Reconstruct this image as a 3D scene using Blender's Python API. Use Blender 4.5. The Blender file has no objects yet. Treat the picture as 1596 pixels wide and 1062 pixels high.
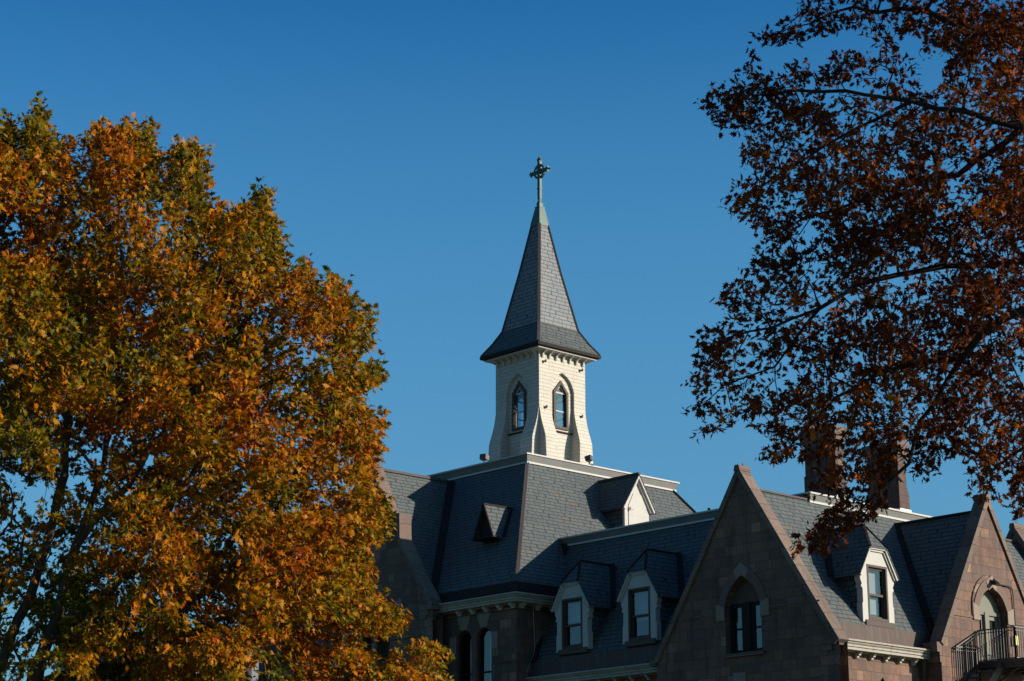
import bpy, math, random
import numpy as np
from mathutils import Vector, geometry

R = math.radians
random.seed(7); rng = np.random.default_rng(7)
scene = bpy.context.scene
col = scene.collection

# ------------------------------------------------------------------ camera
PITCH, AZ = R(15.5), R(47.5)
FW = np.array([math.cos(AZ), math.sin(AZ), 0.0]); RT = np.array([math.sin(AZ), -math.cos(AZ), 0.0]); UP = np.array([0, 0, 1.0])
CAM = np.array([0, 0, 1.7]); FPX = 3200.0
cam_d = bpy.data.cameras.new('camera'); cam = bpy.data.objects.new('camera', cam_d); col.objects.link(cam)
cam.location = CAM; cam.rotation_euler = (R(90) + PITCH, 0, AZ - R(90))
cam_d.sensor_width = 36; cam_d.lens = 36 * FPX / 1596; cam_d.clip_start = .5; cam_d.clip_end = 3000
scene.camera = cam

# ------------------------------------------------------------------ light
SUN = Vector((1.15, -1.55, .64)).normalized()
SUN_EL = math.asin(SUN.z); SUN_ROT = math.atan2(SUN.x, SUN.y)
w = bpy.data.worlds.new('World'); scene.world = w; w.use_nodes = True
nt = w.node_tree; nt.nodes.clear()
sky = nt.nodes.new('ShaderNodeTexSky'); sky.sky_type = 'NISHITA'; sky.sun_disc = False
sky.sun_elevation = SUN_EL; sky.sun_rotation = SUN_ROT
sky.altitude = 0; sky.air_density = 1.15; sky.dust_density = 1.3; sky.ozone_density = 4.0
bg = nt.nodes.new('ShaderNodeBackground'); bg.inputs['Strength'].default_value = 0.086
wo = nt.nodes.new('ShaderNodeOutputWorld')
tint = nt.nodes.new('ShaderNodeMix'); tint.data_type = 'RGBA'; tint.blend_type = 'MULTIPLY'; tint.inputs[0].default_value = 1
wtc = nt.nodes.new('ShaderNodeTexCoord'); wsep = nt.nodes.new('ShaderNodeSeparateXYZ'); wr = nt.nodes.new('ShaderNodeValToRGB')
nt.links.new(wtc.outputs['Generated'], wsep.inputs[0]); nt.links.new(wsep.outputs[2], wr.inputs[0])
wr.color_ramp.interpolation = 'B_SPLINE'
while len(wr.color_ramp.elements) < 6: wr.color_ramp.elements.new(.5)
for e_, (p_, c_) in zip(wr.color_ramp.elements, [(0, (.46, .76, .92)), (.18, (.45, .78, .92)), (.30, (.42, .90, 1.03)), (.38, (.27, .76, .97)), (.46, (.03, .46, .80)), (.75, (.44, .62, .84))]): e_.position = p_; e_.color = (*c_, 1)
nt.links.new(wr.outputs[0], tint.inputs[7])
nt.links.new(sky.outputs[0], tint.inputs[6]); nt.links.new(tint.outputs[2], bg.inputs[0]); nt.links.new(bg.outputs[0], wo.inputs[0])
sd = bpy.data.lights.new('sun', 'SUN'); sd.energy = 5.0; sd.angle = R(.5); sd.color = (1.0, .895, .775)
so = bpy.data.objects.new('sun', sd); col.objects.link(so); so.rotation_euler = SUN.to_track_quat('Z', 'Y').to_euler()
so.location = (0, 0, 60)
scene.view_settings.view_transform = 'Standard'; scene.view_settings.look = 'None'
scene.view_settings.exposure = 0.85; scene.view_settings.gamma = 1; scene.view_settings.use_curve_mapping = False
scene.render.engine = 'CYCLES'
scene.cycles.max_bounces = 6; scene.cycles.transparent_max_bounces = 12

# ------------------------------------------------------------------ materials
class NB:
    def __init__(s, name):
        s.m = bpy.data.materials.new(name); s.m.use_nodes = True; s.t = s.m.node_tree; s.t.nodes.clear()
        s.out = s.n('ShaderNodeOutputMaterial'); s.b = s.n('ShaderNodeBsdfPrincipled'); s.l(s.b.outputs[0], s.out.inputs[0])
    def n(s, typ, **k):
        x = s.t.nodes.new(typ)
        for a, v in k.items(): setattr(x, a, v)
        return x
    def l(s, a, b): s.t.links.new(a, b)
    def v(s, x, inp):
        if isinstance(x, (int, float)): inp.default_value = x
        elif isinstance(x, tuple): inp.default_value = x
        else: s.l(x, inp)
    def math(s, op, a, b=0.0, c=None, clamp=False):
        x = s.n('ShaderNodeMath', operation=op); x.use_clamp = clamp
        s.v(a, x.inputs[0]); s.v(b, x.inputs[1])
        if c is not None: s.v(c, x.inputs[2])
        return x.outputs[0]
    def noise(s, vec, scale, detail=4, rough=.55, dim='3D'):
        x = s.n('ShaderNodeTexNoise', noise_dimensions=dim); s.v(scale, x.inputs['Scale']); s.v(detail, x.inputs['Detail']); s.v(rough, x.inputs['Roughness'])
        if vec is not None: s.l(vec, x.inputs['Vector'])
        return x.outputs['Fac']
    def ramp(s, fac, stops, interp='LINEAR'):
        x = s.n('ShaderNodeValToRGB'); x.color_ramp.interpolation = interp
        e = x.color_ramp.elements
        while len(e) < len(stops): e.new(.5)
        for i, (p, c) in enumerate(stops): e[i].position = p; e[i].color = (c[0], c[1], c[2], 1)
        s.l(fac, x.inputs[0]); return x.outputs[0]
    def mix(s, fac, a, b, mode='MIX'):
        x = s.n('ShaderNodeMix', data_type='RGBA', blend_type=mode)
        s.v(fac, x.inputs[0])
        for v, i in ((a, 6), (b, 7)):
            if isinstance(v, tuple): x.inputs[i].default_value = (v[0], v[1], v[2], 1)
            else: s.l(v, x.inputs[i])
        return x.outputs[2]
    def mapr(s, v, a, b, c, d):
        x = s.n('ShaderNodeMapRange'); s.v(v, x.inputs[0])
        for i, q in enumerate((a, b, c, d)): x.inputs[i + 1].default_value = q
        return x.outputs[0]
    def bump(s, h, dist, strength=1.0):
        x = s.n('ShaderNodeBump'); x.inputs['Strength'].default_value = strength; x.inputs['Distance'].default_value = dist
        s.l(h, x.inputs['Height']); s.l(x.outputs[0], s.b.inputs['Normal']); return x
    def rough(s, r): s.v(r, s.b.inputs['Roughness'])
    def base(s, c): s.v(c if not isinstance(c, tuple) else (*c, 1), s.b.inputs['Base Color'])

def coursed(name, W, H, joint, tones, mortar, bumpd=.01, lap=False, rough=.8, wander=0.0, rowvar=.5, nscale=3.0, namt=.25, drop=None):
    """stones, slates or boards in courses: every unit has a random tone; u,v in metres from the mesh UVs"""
    b = NB(name)
    uv = b.n('ShaderNodeUVMap').outputs[0]
    geo = b.n('ShaderNodeNewGeometry').outputs['Position']
    sx = b.n('ShaderNodeSeparateXYZ'); b.l(uv, sx.inputs[0]); u, v = sx.outputs[0], sx.outputs[1]
    if wander:
        nn = b.noise(uv, 1.3, 2); v = b.math('ADD', v, b.math('MULTIPLY', b.math('SUBTRACT', nn, .5), wander))
        n2 = b.noise(uv, 7.0, 2); v = b.math('ADD', v, b.math('MULTIPLY', b.math('SUBTRACT', n2, .5), wander * .4))
    vr = b.math('DIVIDE', v, H); row = b.math('FLOOR', vr); fv = b.math('FRACT', vr)
    wn = b.n('ShaderNodeTexWhiteNoise', noise_dimensions='1D'); b.l(row, wn.inputs['W'])
    par = b.math('MULTIPLY', b.math('MODULO', b.math('ABSOLUTE', row), 2.0), .5)
    off = b.math('ADD', par, b.math('MULTIPLY', wn.outputs['Value'], rowvar))
    ur = b.math('ADD', b.math('DIVIDE', u, W), off)
    # uneven widths
    ur = b.math('ADD', ur, b.math('MULTIPLY', b.math('SINE', b.math('ADD', b.math('MULTIPLY', ur, 2.1), b.math('MULTIPLY', row, 1.7))), .30))
    cu = b.math('FLOOR', ur); fu = b.math('FRACT', ur)
    cx = b.n('ShaderNodeCombineXYZ'); b.l(cu, cx.inputs[0]); b.l(row, cx.inputs[1])
    w2 = b.n('ShaderNodeTexWhiteNoise', noise_dimensions='2D'); b.l(cx.outputs[0], w2.inputs['Vector']); rnd = w2.outputs['Value']
    eu = b.math('MULTIPLY', b.math('MINIMUM', fu, b.math('SUBTRACT', 1.0, fu)), W)
    ev = b.math('MULTIPLY', b.math('MINIMUM', fv, b.math('SUBTRACT', 1.0, fv)), H)
    e = b.math('MINIMUM', eu, ev)
    jm = b.mapr(e, joint * .35, joint, 1, 0)
    c = b.ramp(rnd, tones, 'LINEAR')
    big = b.noise(geo, nscale * .25, 3); fine = b.noise(geo, nscale * 5, 4, .65)
    k = b.math('ADD', b.math('MULTIPLY', b.math('SUBTRACT', big, .5), namt * 1.6), b.math('MULTIPLY', b.math('SUBTRACT', fine, .5), namt * 1.6))
    kk = b.math('ADD', 1.0, k)
    cc = b.n('ShaderNodeVectorMath', operation='SCALE'); b.l(c, cc.inputs[0]); b.l(kk, cc.inputs['Scale'])
    c = b.mix(jm, cc.outputs[0], mortar)
    if drop:   # rain streaks and lichen with their own shape
        mp = b.n('ShaderNodeMapping'); mp.inputs['Scale'].default_value = (1.5, .22, 1); b.l(uv, mp.inputs[0])
        st = b.noise(mp.outputs[0], 1.6, 5, .6); c = b.mix(b.mapr(st, .52, .72, 0, drop[1]), c, drop[0])
    b.base(c); b.rough(b.math('ADD', rough, b.math('MULTIPLY', b.math('SUBTRACT', rnd, .5), .15)))
    h = b.math('SUBTRACT', b.math('MULTIPLY', rnd, .35), jm)
    if lap: h = b.math('SUBTRACT', b.math('ADD', h, 0.0), b.math('MULTIPLY', fv, 1.6))
    h = b.math('ADD', h, b.math('MULTIPLY', fine, .35))
    b.bump(h, bumpd)
    return b.m

def plain(name, c, rough=.6, var=.15, scale=3.0, metal=0, bumpd=.004, streak=None, spec=None):
    b = NB(name); geo = b.n('ShaderNodeNewGeometry').outputs['Position']
    n1 = b.noise(geo, scale, 5, .6); n2 = b.noise(geo, scale * 9, 3, .6)
    k = b.math('ADD', 1.0, b.math('ADD', b.math('MULTIPLY', b.math('SUBTRACT', n1, .5), var * 2), b.math('MULTIPLY', b.math('SUBTRACT', n2, .5), var)))
    cc = b.n('ShaderNodeVectorMath', operation='SCALE'); cc.inputs[0].default_value = c; b.l(k, cc.inputs['Scale'])
    o = cc.outputs[0]
    if streak:
        mp = b.n('ShaderNodeMapping'); mp.inputs['Scale'].default_value = (5, 5, .35); b.l(geo, mp.inputs[0])
        st = b.noise(mp.outputs[0], 1.4, 5, .6); o = b.mix(b.mapr(st, .5, .64, 0, streak[1]), o, streak[0])
        if len(streak) > 2:
            st = b.noise(mp.outputs[0], 3.1, 4, .6); o = b.mix(b.mapr(st, .56, .66, 0, streak[1]), o, streak[2])
    b.base(o); b.rough(rough); b.b.inputs['Metallic'].default_value = metal
    if spec is not None: b.b.inputs['Specular IOR Level'].default_value = spec
    b.bump(n2, bumpd); return b.m

def glass(name, tint, gl, tr):
    m = bpy.data.materials.new(name); m.use_nodes = True; t = m.node_tree; t.nodes.clear()
    o = t.nodes.new('ShaderNodeOutputMaterial'); g = t.nodes.new('ShaderNodeBsdfGlossy'); g.inputs['Roughness'].default_value = .03
    g.inputs['Color'].default_value = (.9, .95, 1, 1)
    tb = t.nodes.new('ShaderNodeBsdfTransparent'); tb.inputs['Color'].default_value = (*tint, 1)
    mx = t.nodes.new('ShaderNodeMixShader'); mx.inputs[0].default_value = gl
    nz = t.nodes.new('ShaderNodeTexNoise'); nz.inputs['Scale'].default_value = .9; gp = t.nodes.new('ShaderNodeNewGeometry'); t.links.new(gp.outputs['Position'], nz.inputs['Vector'])
    bp = t.nodes.new('ShaderNodeBump'); bp.inputs['Distance'].default_value = .01; bp.inputs['Strength'].default_value = .5; t.links.new(nz.outputs['Fac'], bp.inputs['Height']); t.links.new(bp.outputs[0], g.inputs['Normal'])
    t.links.new(tb.outputs[0], mx.inputs[1]); t.links.new(g.outputs[0], mx.inputs[2]); t.links.new(mx.outputs[0], o.inputs[0]); return m

M = {}
M['stone'] = coursed('brownstone_ashlar', .50, .31, .009,
    [(0, (0.0701, 0.0392, 0.0283)), (.3, (0.0922, 0.0512, 0.0358)), (.7, (0.1153, 0.0645, 0.0447)), (.9, (0.1410, 0.0787, 0.0535)), (.96, (0.1795, 0.1086, 0.0714)), (1, (0.2051, 0.1299, 0.0856))],
    (0.0512, 0.0300, 0.0223), bumpd=.006, rough=.92, nscale=1.6, namt=.62, rowvar=.9, drop=((0.0259, 0.0197, 0.0151), .7))
M['chimney_stone'] = coursed('dark_brownstone', .36, .26, .009,  # chimney stone: the wall brownstone tones scaled darker, in smaller blocks
    [(0, (0.0386, 0.0229, 0.0175)), (.3, (0.0507, 0.0298, 0.0222)), (.7, (0.0634, 0.0376, 0.0277)), (.9, (0.0775, 0.0458, 0.0332)), (.96, (0.0987, 0.0632, 0.0443)), (1, (0.1128, 0.0757, 0.0531))],
    (0.0282, 0.0175, 0.0138), bumpd=.006, rough=.92, nscale=1.6, namt=.62, rowvar=.9, drop=((0.0142, 0.0115, 0.0094), .7))
M['coping'] = coursed('coping_brownstone', 9.0, .62, .014, [(0, (.085, .056, .042)), (.5, (.108, .072, .053)), (1, (.135, .092, .068))], (.035, .024, .018), bumpd=.008, rough=.9, nscale=1.8, namt=.6, rowvar=.1, drop=((.040, .030, .024), .6))
M['ring'] = plain('brownstone_voussoirs', (0.1015, 0.0619, 0.0464), .88, .3, 2.5, bumpd=.006)
M['palestone'] = plain('pale_sandstone', (0.1638, 0.1218, 0.0907), .85, .2, 2.5, bumpd=.006)
slt = [(0, (0.0387, 0.0488, 0.0490)), (.3, (0.0462, 0.0564, 0.0557)), (.6, (0.0516, 0.0617, 0.0601)), (.9, (0.0592, 0.0682, 0.0645)), (.972, (0.0647, 0.0700, 0.0626)), (.985, (0.0807, 0.0640, 0.0513)), (1, (0.0754, 0.0611, 0.0501))]
M['slate'] = coursed('roof_slate', .36, .172, .023, slt, (.010, .012, .013), bumpd=.010, lap=True, rough=.82, wander=.035, nscale=1.2, namt=.28, rowvar=.35)
M['spire_slate'] = coursed('spire_slate', .34, .175, .019, [(0, (0.1037, 0.1119, 0.1178)), (.5, (0.1243, 0.1326, 0.1352)), (.9, (0.1450, 0.1492, 0.1492)), (1, (0.1409, 0.1285, 0.1161))], (0.0332, 0.0356, 0.0389), bumpd=.008, lap=True, rough=.82, wander=.01, nscale=1.5, namt=.2)
M['siding'] = coursed('painted_clapboard', 1.1, .152, .009, [(0, (0.3388, 0.3111, 0.2580)), (.5, (0.3621, 0.3335, 0.2775)), (1, (0.3854, 0.3547, 0.2959))], (0.2120, 0.1856, 0.1457), bumpd=.0045, lap=True, rough=.85, nscale=1.3, namt=.12, rowvar=1.0, drop=((0.2586, 0.2240, 0.1720), .35))
M['cream'] = plain('cream_painted_wood', (0.3302, 0.3126, 0.2818), .85, .12, 1.8)
M['cornice'] = plain('weathered_cream_paint', (0.2600, 0.2347, 0.1914), .85, .22, 2.2, streak=((0.1445, 0.1265, 0.0974), .5))
M['white'] = plain('white_painted_metal', (0.3678, 0.3516, 0.3246), .85, .06, 2)
M['lead'] = plain('grey_lead_fascia', (.1275, .1237, .1162), .85, .2, 1.5, streak=((.1200, .1162, .1125), .5))
M['brown'] = plain('brown_painted_trim', (0.0536, 0.0371, 0.0281), .85, .2, 4)
M['darkbrown'] = plain('dark_brown_flashing', (.016, .012, .011), .8, .25, 3, spec=.15)
M['hip'] = plain('red_brown_hip_flashing', (0.0523, 0.0387, 0.0341), .85, .22, 3)
M['copper'] = plain('weathered_copper_gutter', (0.0541, 0.0350, 0.0275), .85, .3, 1.2, streak=((0.0772, 0.0627, 0.0548), .7, (0.0719, 0.0302, 0.0153)))
M['verdigris'] = plain('verdigris_copper', (0.0397, 0.0793, 0.0580), .6, .3, 3, streak=((0.0213, 0.0427, 0.0305), .6))
M['cross'] = plain('dark_green_bronze', (.022, .060, .046), .55, .35, 5, spec=.3)
M['iron'] = plain('rusty_black_iron', (.045, .027, .022), .55, .3, 5)
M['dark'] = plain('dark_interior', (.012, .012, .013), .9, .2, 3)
M['blind'] = plain('pale_window_blind', (.4960, .4800, .4400), .8, .08, 3)
M['glass'] = glass('window_glass', (.50, .55, .58), .08, 0)
M['roofing'] = plain('pale_roof_membrane', (.3375, .3300, .3150), .7, .1, 1)
M['grey'] = plain('grey_painted_metal', (.30, .30, .29), .45, .15, 3)
M['door'] = plain('grey_green_door_paint', (0.1210, 0.1210, 0.0927), .85, .12, 3)
M['whitelead'] = plain('white_coated_base', (.54, .53, .50), .55, .25, 3, streak=((.30, .28, .26), .6))

# ------------------------------------------------------------------ mesh builder
class MB:
    def __init__(s): s.v = []; s.f = []; s.m = []
    def poly(s, pts, m=0):
        i = len(s.v); s.v += [tuple(map(float, p)) for p in pts]; s.f.append(tuple(range(i, i + len(pts)))); s.m.append(m); return s
    def prism(s, base, d, m=0, caps=True):
        base = [np.array(p, float) for p in base]; d = np.array(d, float); n = len(base); top = [p + d for p in base]
        nrm = np.zeros(3)
        for k in range(n): nrm += np.cross(base[k], base[(k + 1) % n])
        if np.dot(nrm, d) > 0: base, top = base[::-1], top[::-1]
        # base now faces -d
        if caps: s.poly(base, m); s.poly(top[::-1], m)
        for k in range(n):
            a, b = k, (k + 1) % n; s.poly([base[b], base[a], top[a], top[b]], m)
        return s
    def box(s, x0, x1, y0, y1, z0, z1, m=0):
        return s.prism([(x0, y0, z0), (x1, y0, z0), (x1, y1, z0), (x0, y1, z0)], (0, 0, z1 - z0), m)
    def bar(s, a, b, wd, ht=None, m=0, up=(0, 0, 1)):
        a = np.array(a, float); b = np.array(b, float); d = b - a; u = np.array(up, float); ht = ht or wd
        t = np.cross(d, u)
        if np.linalg.norm(t) < 1e-6: t = np.cross(d, (1, 0, 0))
        t = t / np.linalg.norm(t) * wd / 2; q = np.cross(t, d); q = q / np.linalg.norm(q) * ht / 2
        return s.prism([a + t + q, a - t + q, a - t - q, a + t - q], d, m)
    def tube(s, pts, r, n=8, m=0):
        pts = [np.array(p, float) for p in pts]; rr = r if isinstance(r, (list, tuple)) else [r] * len(pts); rings = []
        for i, p in enumerate(pts):
            d = pts[min(i + 1, len(pts) - 1)] - pts[max(i - 1, 0)]; d /= np.linalg.norm(d) + 1e-9
            a = np.cross(d, (0, 0, 1) if abs(d[2]) < .9 else (1, 0, 0)); a /= np.linalg.norm(a); b = np.cross(d, a)
            rings.append([p + rr[i] * (a * math.cos(2 * math.pi * k / n) + b * math.sin(2 * math.pi * k / n)) for k in range(n)])
        for i in range(len(rings) - 1):
            for k in range(n): s.poly([rings[i][k], rings[i][(k + 1) % n], rings[i + 1][(k + 1) % n], rings[i + 1][k]], m)
        s.poly(rings[0][::-1], m); s.poly(rings[-1], m); return s
    def sweep(s, path, prof, m=0, closed=False):
        """profile [(out, z)] swept along a horizontal path; out is to the right of travel, mitred corners"""
        P = [np.array(p[:2], float) for p in path]; n = len(P); secs = []
        def nr(a, b): d = b - a; d /= np.linalg.norm(d); return np.array([d[1], -d[0]])
        for i in range(n):
            if closed: n0, n1 = nr(P[i - 1], P[i]), nr(P[i], P[(i + 1) % n])
            else:
                n0 = nr(P[i - 1], P[i]) if i else nr(P[0], P[1]); n1 = nr(P[i], P[i + 1]) if i < n - 1 else n0
            mt = (n0 + n1); mt = mt / np.dot(mt, mt) * 2
            mt = mt * (1.0 / max(np.dot(mt, n0), 1e-6)) if False else mt
            secs.append([np.array([*(P[i] + mt * o), z]) for o, z in prof])
        K = len(prof)
        rg = range(n) if closed else range(n - 1)
        mm = m if isinstance(m, (list, tuple)) else [m] * K
        for i in rg:
            j = (i + 1) % n
            for k in range(K):
                k2 = (k + 1) % K; s.poly([secs[i][k], secs[i][k2], secs[j][k2], secs[j][k]], mm[k])
        if not closed: s.poly(secs[0], mm[0]); s.poly(secs[-1][::-1], mm[0])
        return s
    def build(s, name, mats, parent=None, smooth=False, org=None):
        if not isinstance(mats, (list, tuple)): mats = [mats]
        o3 = np.array(org if org is not None else (0, 0, 0), float)
        V = np.array(s.v) if s.v else np.zeros((0, 3))
        me = bpy.data.meshes.new(name); me.from_pydata([tuple(p) for p in (V - o3)], [], s.f)
        for mt in mats: me.materials.append(mt)
        me.polygons.foreach_set('material_index', s.m)
        uvl = me.uv_layers.new(name='UVMap'); buf = np.zeros((len(me.loops), 2), np.float32); li = 0
        for f in s.f:
            p = V[list(f)]; nn = np.zeros(3)
            for k in range(len(p)): nn += np.cross(p[k] - p[0], p[(k + 1) % len(p)] - p[0])
            L = np.linalg.norm(nn); nn = nn / L if L > 1e-12 else np.array([0, 0, 1.])
            if abs(nn[2]) > .995: u, vv = np.array([1., 0, 0]), np.array([0, 1., 0])
            else:
                u = np.cross((0, 0, 1.), nn); u /= np.linalg.norm(u); vv = np.cross(nn, u)
                if vv[2] < 0: vv = -vv
            buf[li:li + len(p), 0] = p @ u; buf[li:li + len(p), 1] = p @ vv; li += len(p)
        uvl.data.foreach_set('uv', buf.ravel())
        if smooth: me.polygons.foreach_set('use_smooth', [True] * len(me.polygons))
        me.update(); o = bpy.data.objects.new(name, me); col.objects.link(o)
        if parent: o.parent = parent
        return o

def tag(o, label=None, cat=None, group=None, kind=None):
    for k, v in (('label', label), ('category', cat), ('group', group), ('kind', kind)):
        if v: o[k] = v
    return o
def empty(name, loc): o = bpy.data.objects.new(name, None); col.objects.link(o); o.location = loc; o.empty_display_size = .5; return o

# 2-D (a,z) on a vertical plane: axis 'x' -> plane x=val with a=y ; axis 'y' -> plane y=val with a=x
def on(ax, val, a, z): return (val, a, z) if ax == 'x' else (a, val, z)
def dirv(ax, d): return (d, 0, 0) if ax == 'x' else (0, d, 0)
def panel(mb, ax, val, outer, holes=(), depth=.3, m=0, mr=None):
    """wall face with real openings; depth>0 goes inward (+axis) as reveals"""
    polys = [[Vector((a, z, 0)) for a, z in outer]] + [[Vector((a, z, 0)) for a, z in h] for h in holes]
    flat = [p for q in polys for p in q]
    if holes:
        for t in geometry.tessellate_polygon(polys): mb.poly([on(ax, val, flat[i].x, flat[i].y) for i in t], m)
    else: mb.poly([on(ax, val, a, z) for a, z in outer], m)
    for h in holes:
        n = len(h)
        for k in range(n):
            a, b = h[k], h[(k + 1) % n]
            mb.poly([on(ax, val, *a), on(ax, val, *b), on(ax, val + depth, *b), on(ax, val + depth, *a)], m if mr is None else mr)
def ring(mb, ax, v0, v1, outer, inner, m=0):
    """flat frame between two outlines with equal point counts, from v0 (front) to v1 (back)"""
    n = len(outer)
    for k in range(n):
        j = (k + 1) % n
        for v in (v0, v1): mb.poly([on(ax, v, *outer[k]), on(ax, v, *outer[j]), on(ax, v, *inner[j]), on(ax, v, *inner[k])], m)
        mb.poly([on(ax, v0, *outer[k]), on(ax, v0, *outer[j]), on(ax, v1, *outer[j]), on(ax, v1, *outer[k])], m)
        mb.poly([on(ax, v0, *inner[k]), on(ax, v0, *inner[j]), on(ax, v1, *inner[j]), on(ax, v1, *inner[k])], m)
def rectp(a0, a1, z0, z1): return [(a0, z0), (a1, z0), (a1, z1), (a0, z1)]
def pointed(c, hw, z0, zs, za, n=7, bulge=.115):
    """pointed arch outline: base z0, springing zs, apex za"""
    pts = [(c - hw, z0), (c + hw, z0), (c + hw, zs)]
    def arc(s):
        out = []
        for i in range(1, n):
            t = i / n; a = hw * (1 - t) ; z = zs + (za - zs) * t
            o = math.sin(math.pi * t) * bulge * hw * 1.6
            d = math.hypot(hw, za - zs); a += o * (za - zs) / d; z += o * hw / d
            out.append((c + s * a, z))
        return out
    return pts + arc(1) + [(c, za)] + arc(-1)[::-1] + [(c - hw, zs)]

# ================================================================== the hall
X0, Y0 = 48.24, 38.95
GRD = 0.0
hall = empty('college_hall', (X0, Y0, 0))
tag(hall, 'brownstone college hall with slate mansard roofs, stone gables and a white cross-topped spire tower', 'building')
ORG = (X0, Y0, 0)
NOSPLIT = {'tower', 'hatch_door', 'dormer', 'cross', 'mansard_roof', 'chimney', 'coping', 'pavilion_roof', 'conduit', 'dormer_roof'}
def pieces(mb, gap=.015):
    """indices of faces grouped into pieces that do not touch each other"""
    V = np.array(mb.v); F = mb.f
    lo = np.array([V[list(f)].min(0) for f in F]) - gap; hi = np.array([V[list(f)].max(0) for f in F]) + gap
    n = len(F); seen = np.zeros(n, bool); out = []
    for i in range(n):
        if seen[i]: continue
        st_ = [i]; seen[i] = True; g_ = []
        while st_:
            j = st_.pop(); g_.append(j)
            t = np.where(~seen & (lo <= hi[j]).all(1) & (hi >= lo[j]).all(1))[0]; seen[t] = True; st_ += list(t)
        out.append(sorted(g_))
    return out
def part(mb, name, mats, parent=hall, label=None, smooth=False):
    if name in NOSPLIT or len(mb.f) > 1500: gs_ = [None]
    else: gs_ = pieces(mb)
    first = None
    for g_ in gs_:
        if g_ is None or len(gs_) == 1: q_ = mb
        else:
            q_ = MB()
            for j in g_: q_.poly([mb.v[k] for k in mb.f[j]], mb.m[j])
        o = q_.build(name, mats, parent, smooth, ORG)
        if first is None: first = o
    if label: first['label'] = label
    return first
WX = 49.15           # plane of the recessed wing wall facing -x
DECK = 14.50
# ---- solid wall bodies ------------------------------------------------
wl = MB()
# end block -y wall (lit) between the corner and the projecting gable
panel(wl, 'y', Y0, rectp(X0 + .02, 53.10, GRD, 9.5), [pointed(51.05, .75, 4.4, 7.2, 8.55)], .3)
panel(wl, 'y', Y0, rectp(58.95, 63.9, GRD, 9.5), [], .3)
wl.poly([(X0, Y0, 0), (X0, 45.8, 0), (X0, 45.8, .05), (X0, Y0, .05)])
panel(wl, 'x', WX, rectp(45.8, 52.4, GRD, 9.4), [rectp(49.8, 50.9, 4.6, 7.2), rectp(46.6, 47.7, 4.6, 7.2)], .3)
wl.poly([(63.9, Y0, 0), (63.9, 52, 0), (63.9, 52, 9.5), (63.9, Y0, 9.5)])
part(wl, 'wall', M['stone'])
# pavilion walls
pw = MB()
# paired narrow windows with segmental heads
def shoulder(c, hw, z0, zs, zt): return [(c - hw, z0), (c + hw, z0), (c + hw, zs), (c + hw * .72, zs + (zt - zs) * .62), (c + hw * .3, zt), (c - hw * .3, zt), (c - hw * .72, zs + (zt - zs) * .62), (c - hw, zs)]
PWH = [shoulder(54.10, .40, 8.2, 11.02, 11.28), shoulder(55.16, .40, 8.2, 11.02, 11.28)]
panel(pw, 'x', 48.23, [(56.70, 0), (56.70, 12.3), (52.4, 12.3), (52.4, 0)], [h for h in PWH], .28)
pw.poly([(48.23, 52.4, 0), (64, 52.4, 0), (64, 52.4, 12.5), (48.23, 52.4, 12.5)])
pw.poly([(48.23, 63.3, 0), (48.23, 67.6, 0), (48.23, 67.6, 12.3), (48.23, 63.3, 12.3)])
pw.poly([(48.23, 67.6, 0), (64, 67.6, 0), (64, 67.6, 12.5), (48.23, 67.6, 12.5)])
pw.poly([(64, 52.4, 0), (64, 67.6, 0), (64, 67.6, 12.5), (64, 52.4, 12.5)])
# string band under the cornice and the lower one
pw.box(48.16, 48.24, 52.36, 56.7, 11.79, 11.84); pw.box(48.17, 48.24, 52.36, 53.3, 9.98, 10.03)
pw.box(48.16, 64, 52.33, 52.41, 11.79, 11.84)
part(pw, 'wall', M['stone'])
ks = MB()
for c in (54.10, 55.16):
    ks.prism([(48.20, c - .37, 11.80), (48.20, c + .37, 11.80), (48.20, c + .16, 11.30), (48.20, c - .16, 11.30)], (.05, 0, 0))
ks.box(48.20, 48.25, 53.36, 53.68, 10.50, 11.10); ks.box(48.20, 48.25, 55.58, 55.90, 10.45, 11.08)
part(ks, 'keystone', M['palestone'])
pf = MB()
for c in (54.10, 55.16):
    h = shoulder(c, .398, 8.2, 11.02, 11.28); i = shoulder(c, .32, 8.28, 10.98, 11.20)
    ring(pf, 'x', 48.38, 48.46, h, i); pf.box(48.39, 48.45, c - .32, c + .32, 9.72, 9.78)
pfr = part(pf, 'window_frame', M['darkbrown'])
pp = MB()
for c in (54.10, 55.16): pp.poly([(48.42, a, z) for a, z in shoulder(c, .33, 8.25, 10.99, 11.2)])
part(pp, 'window_pane', M['glass'], pfr)
pb = MB()
for c in (54.10, 55.16): pb.box(48.52, 48.53, c - .38, c + .0, 8.3, 11.0)
part(pb, 'window_blind', M['blind'], pfr)

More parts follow.
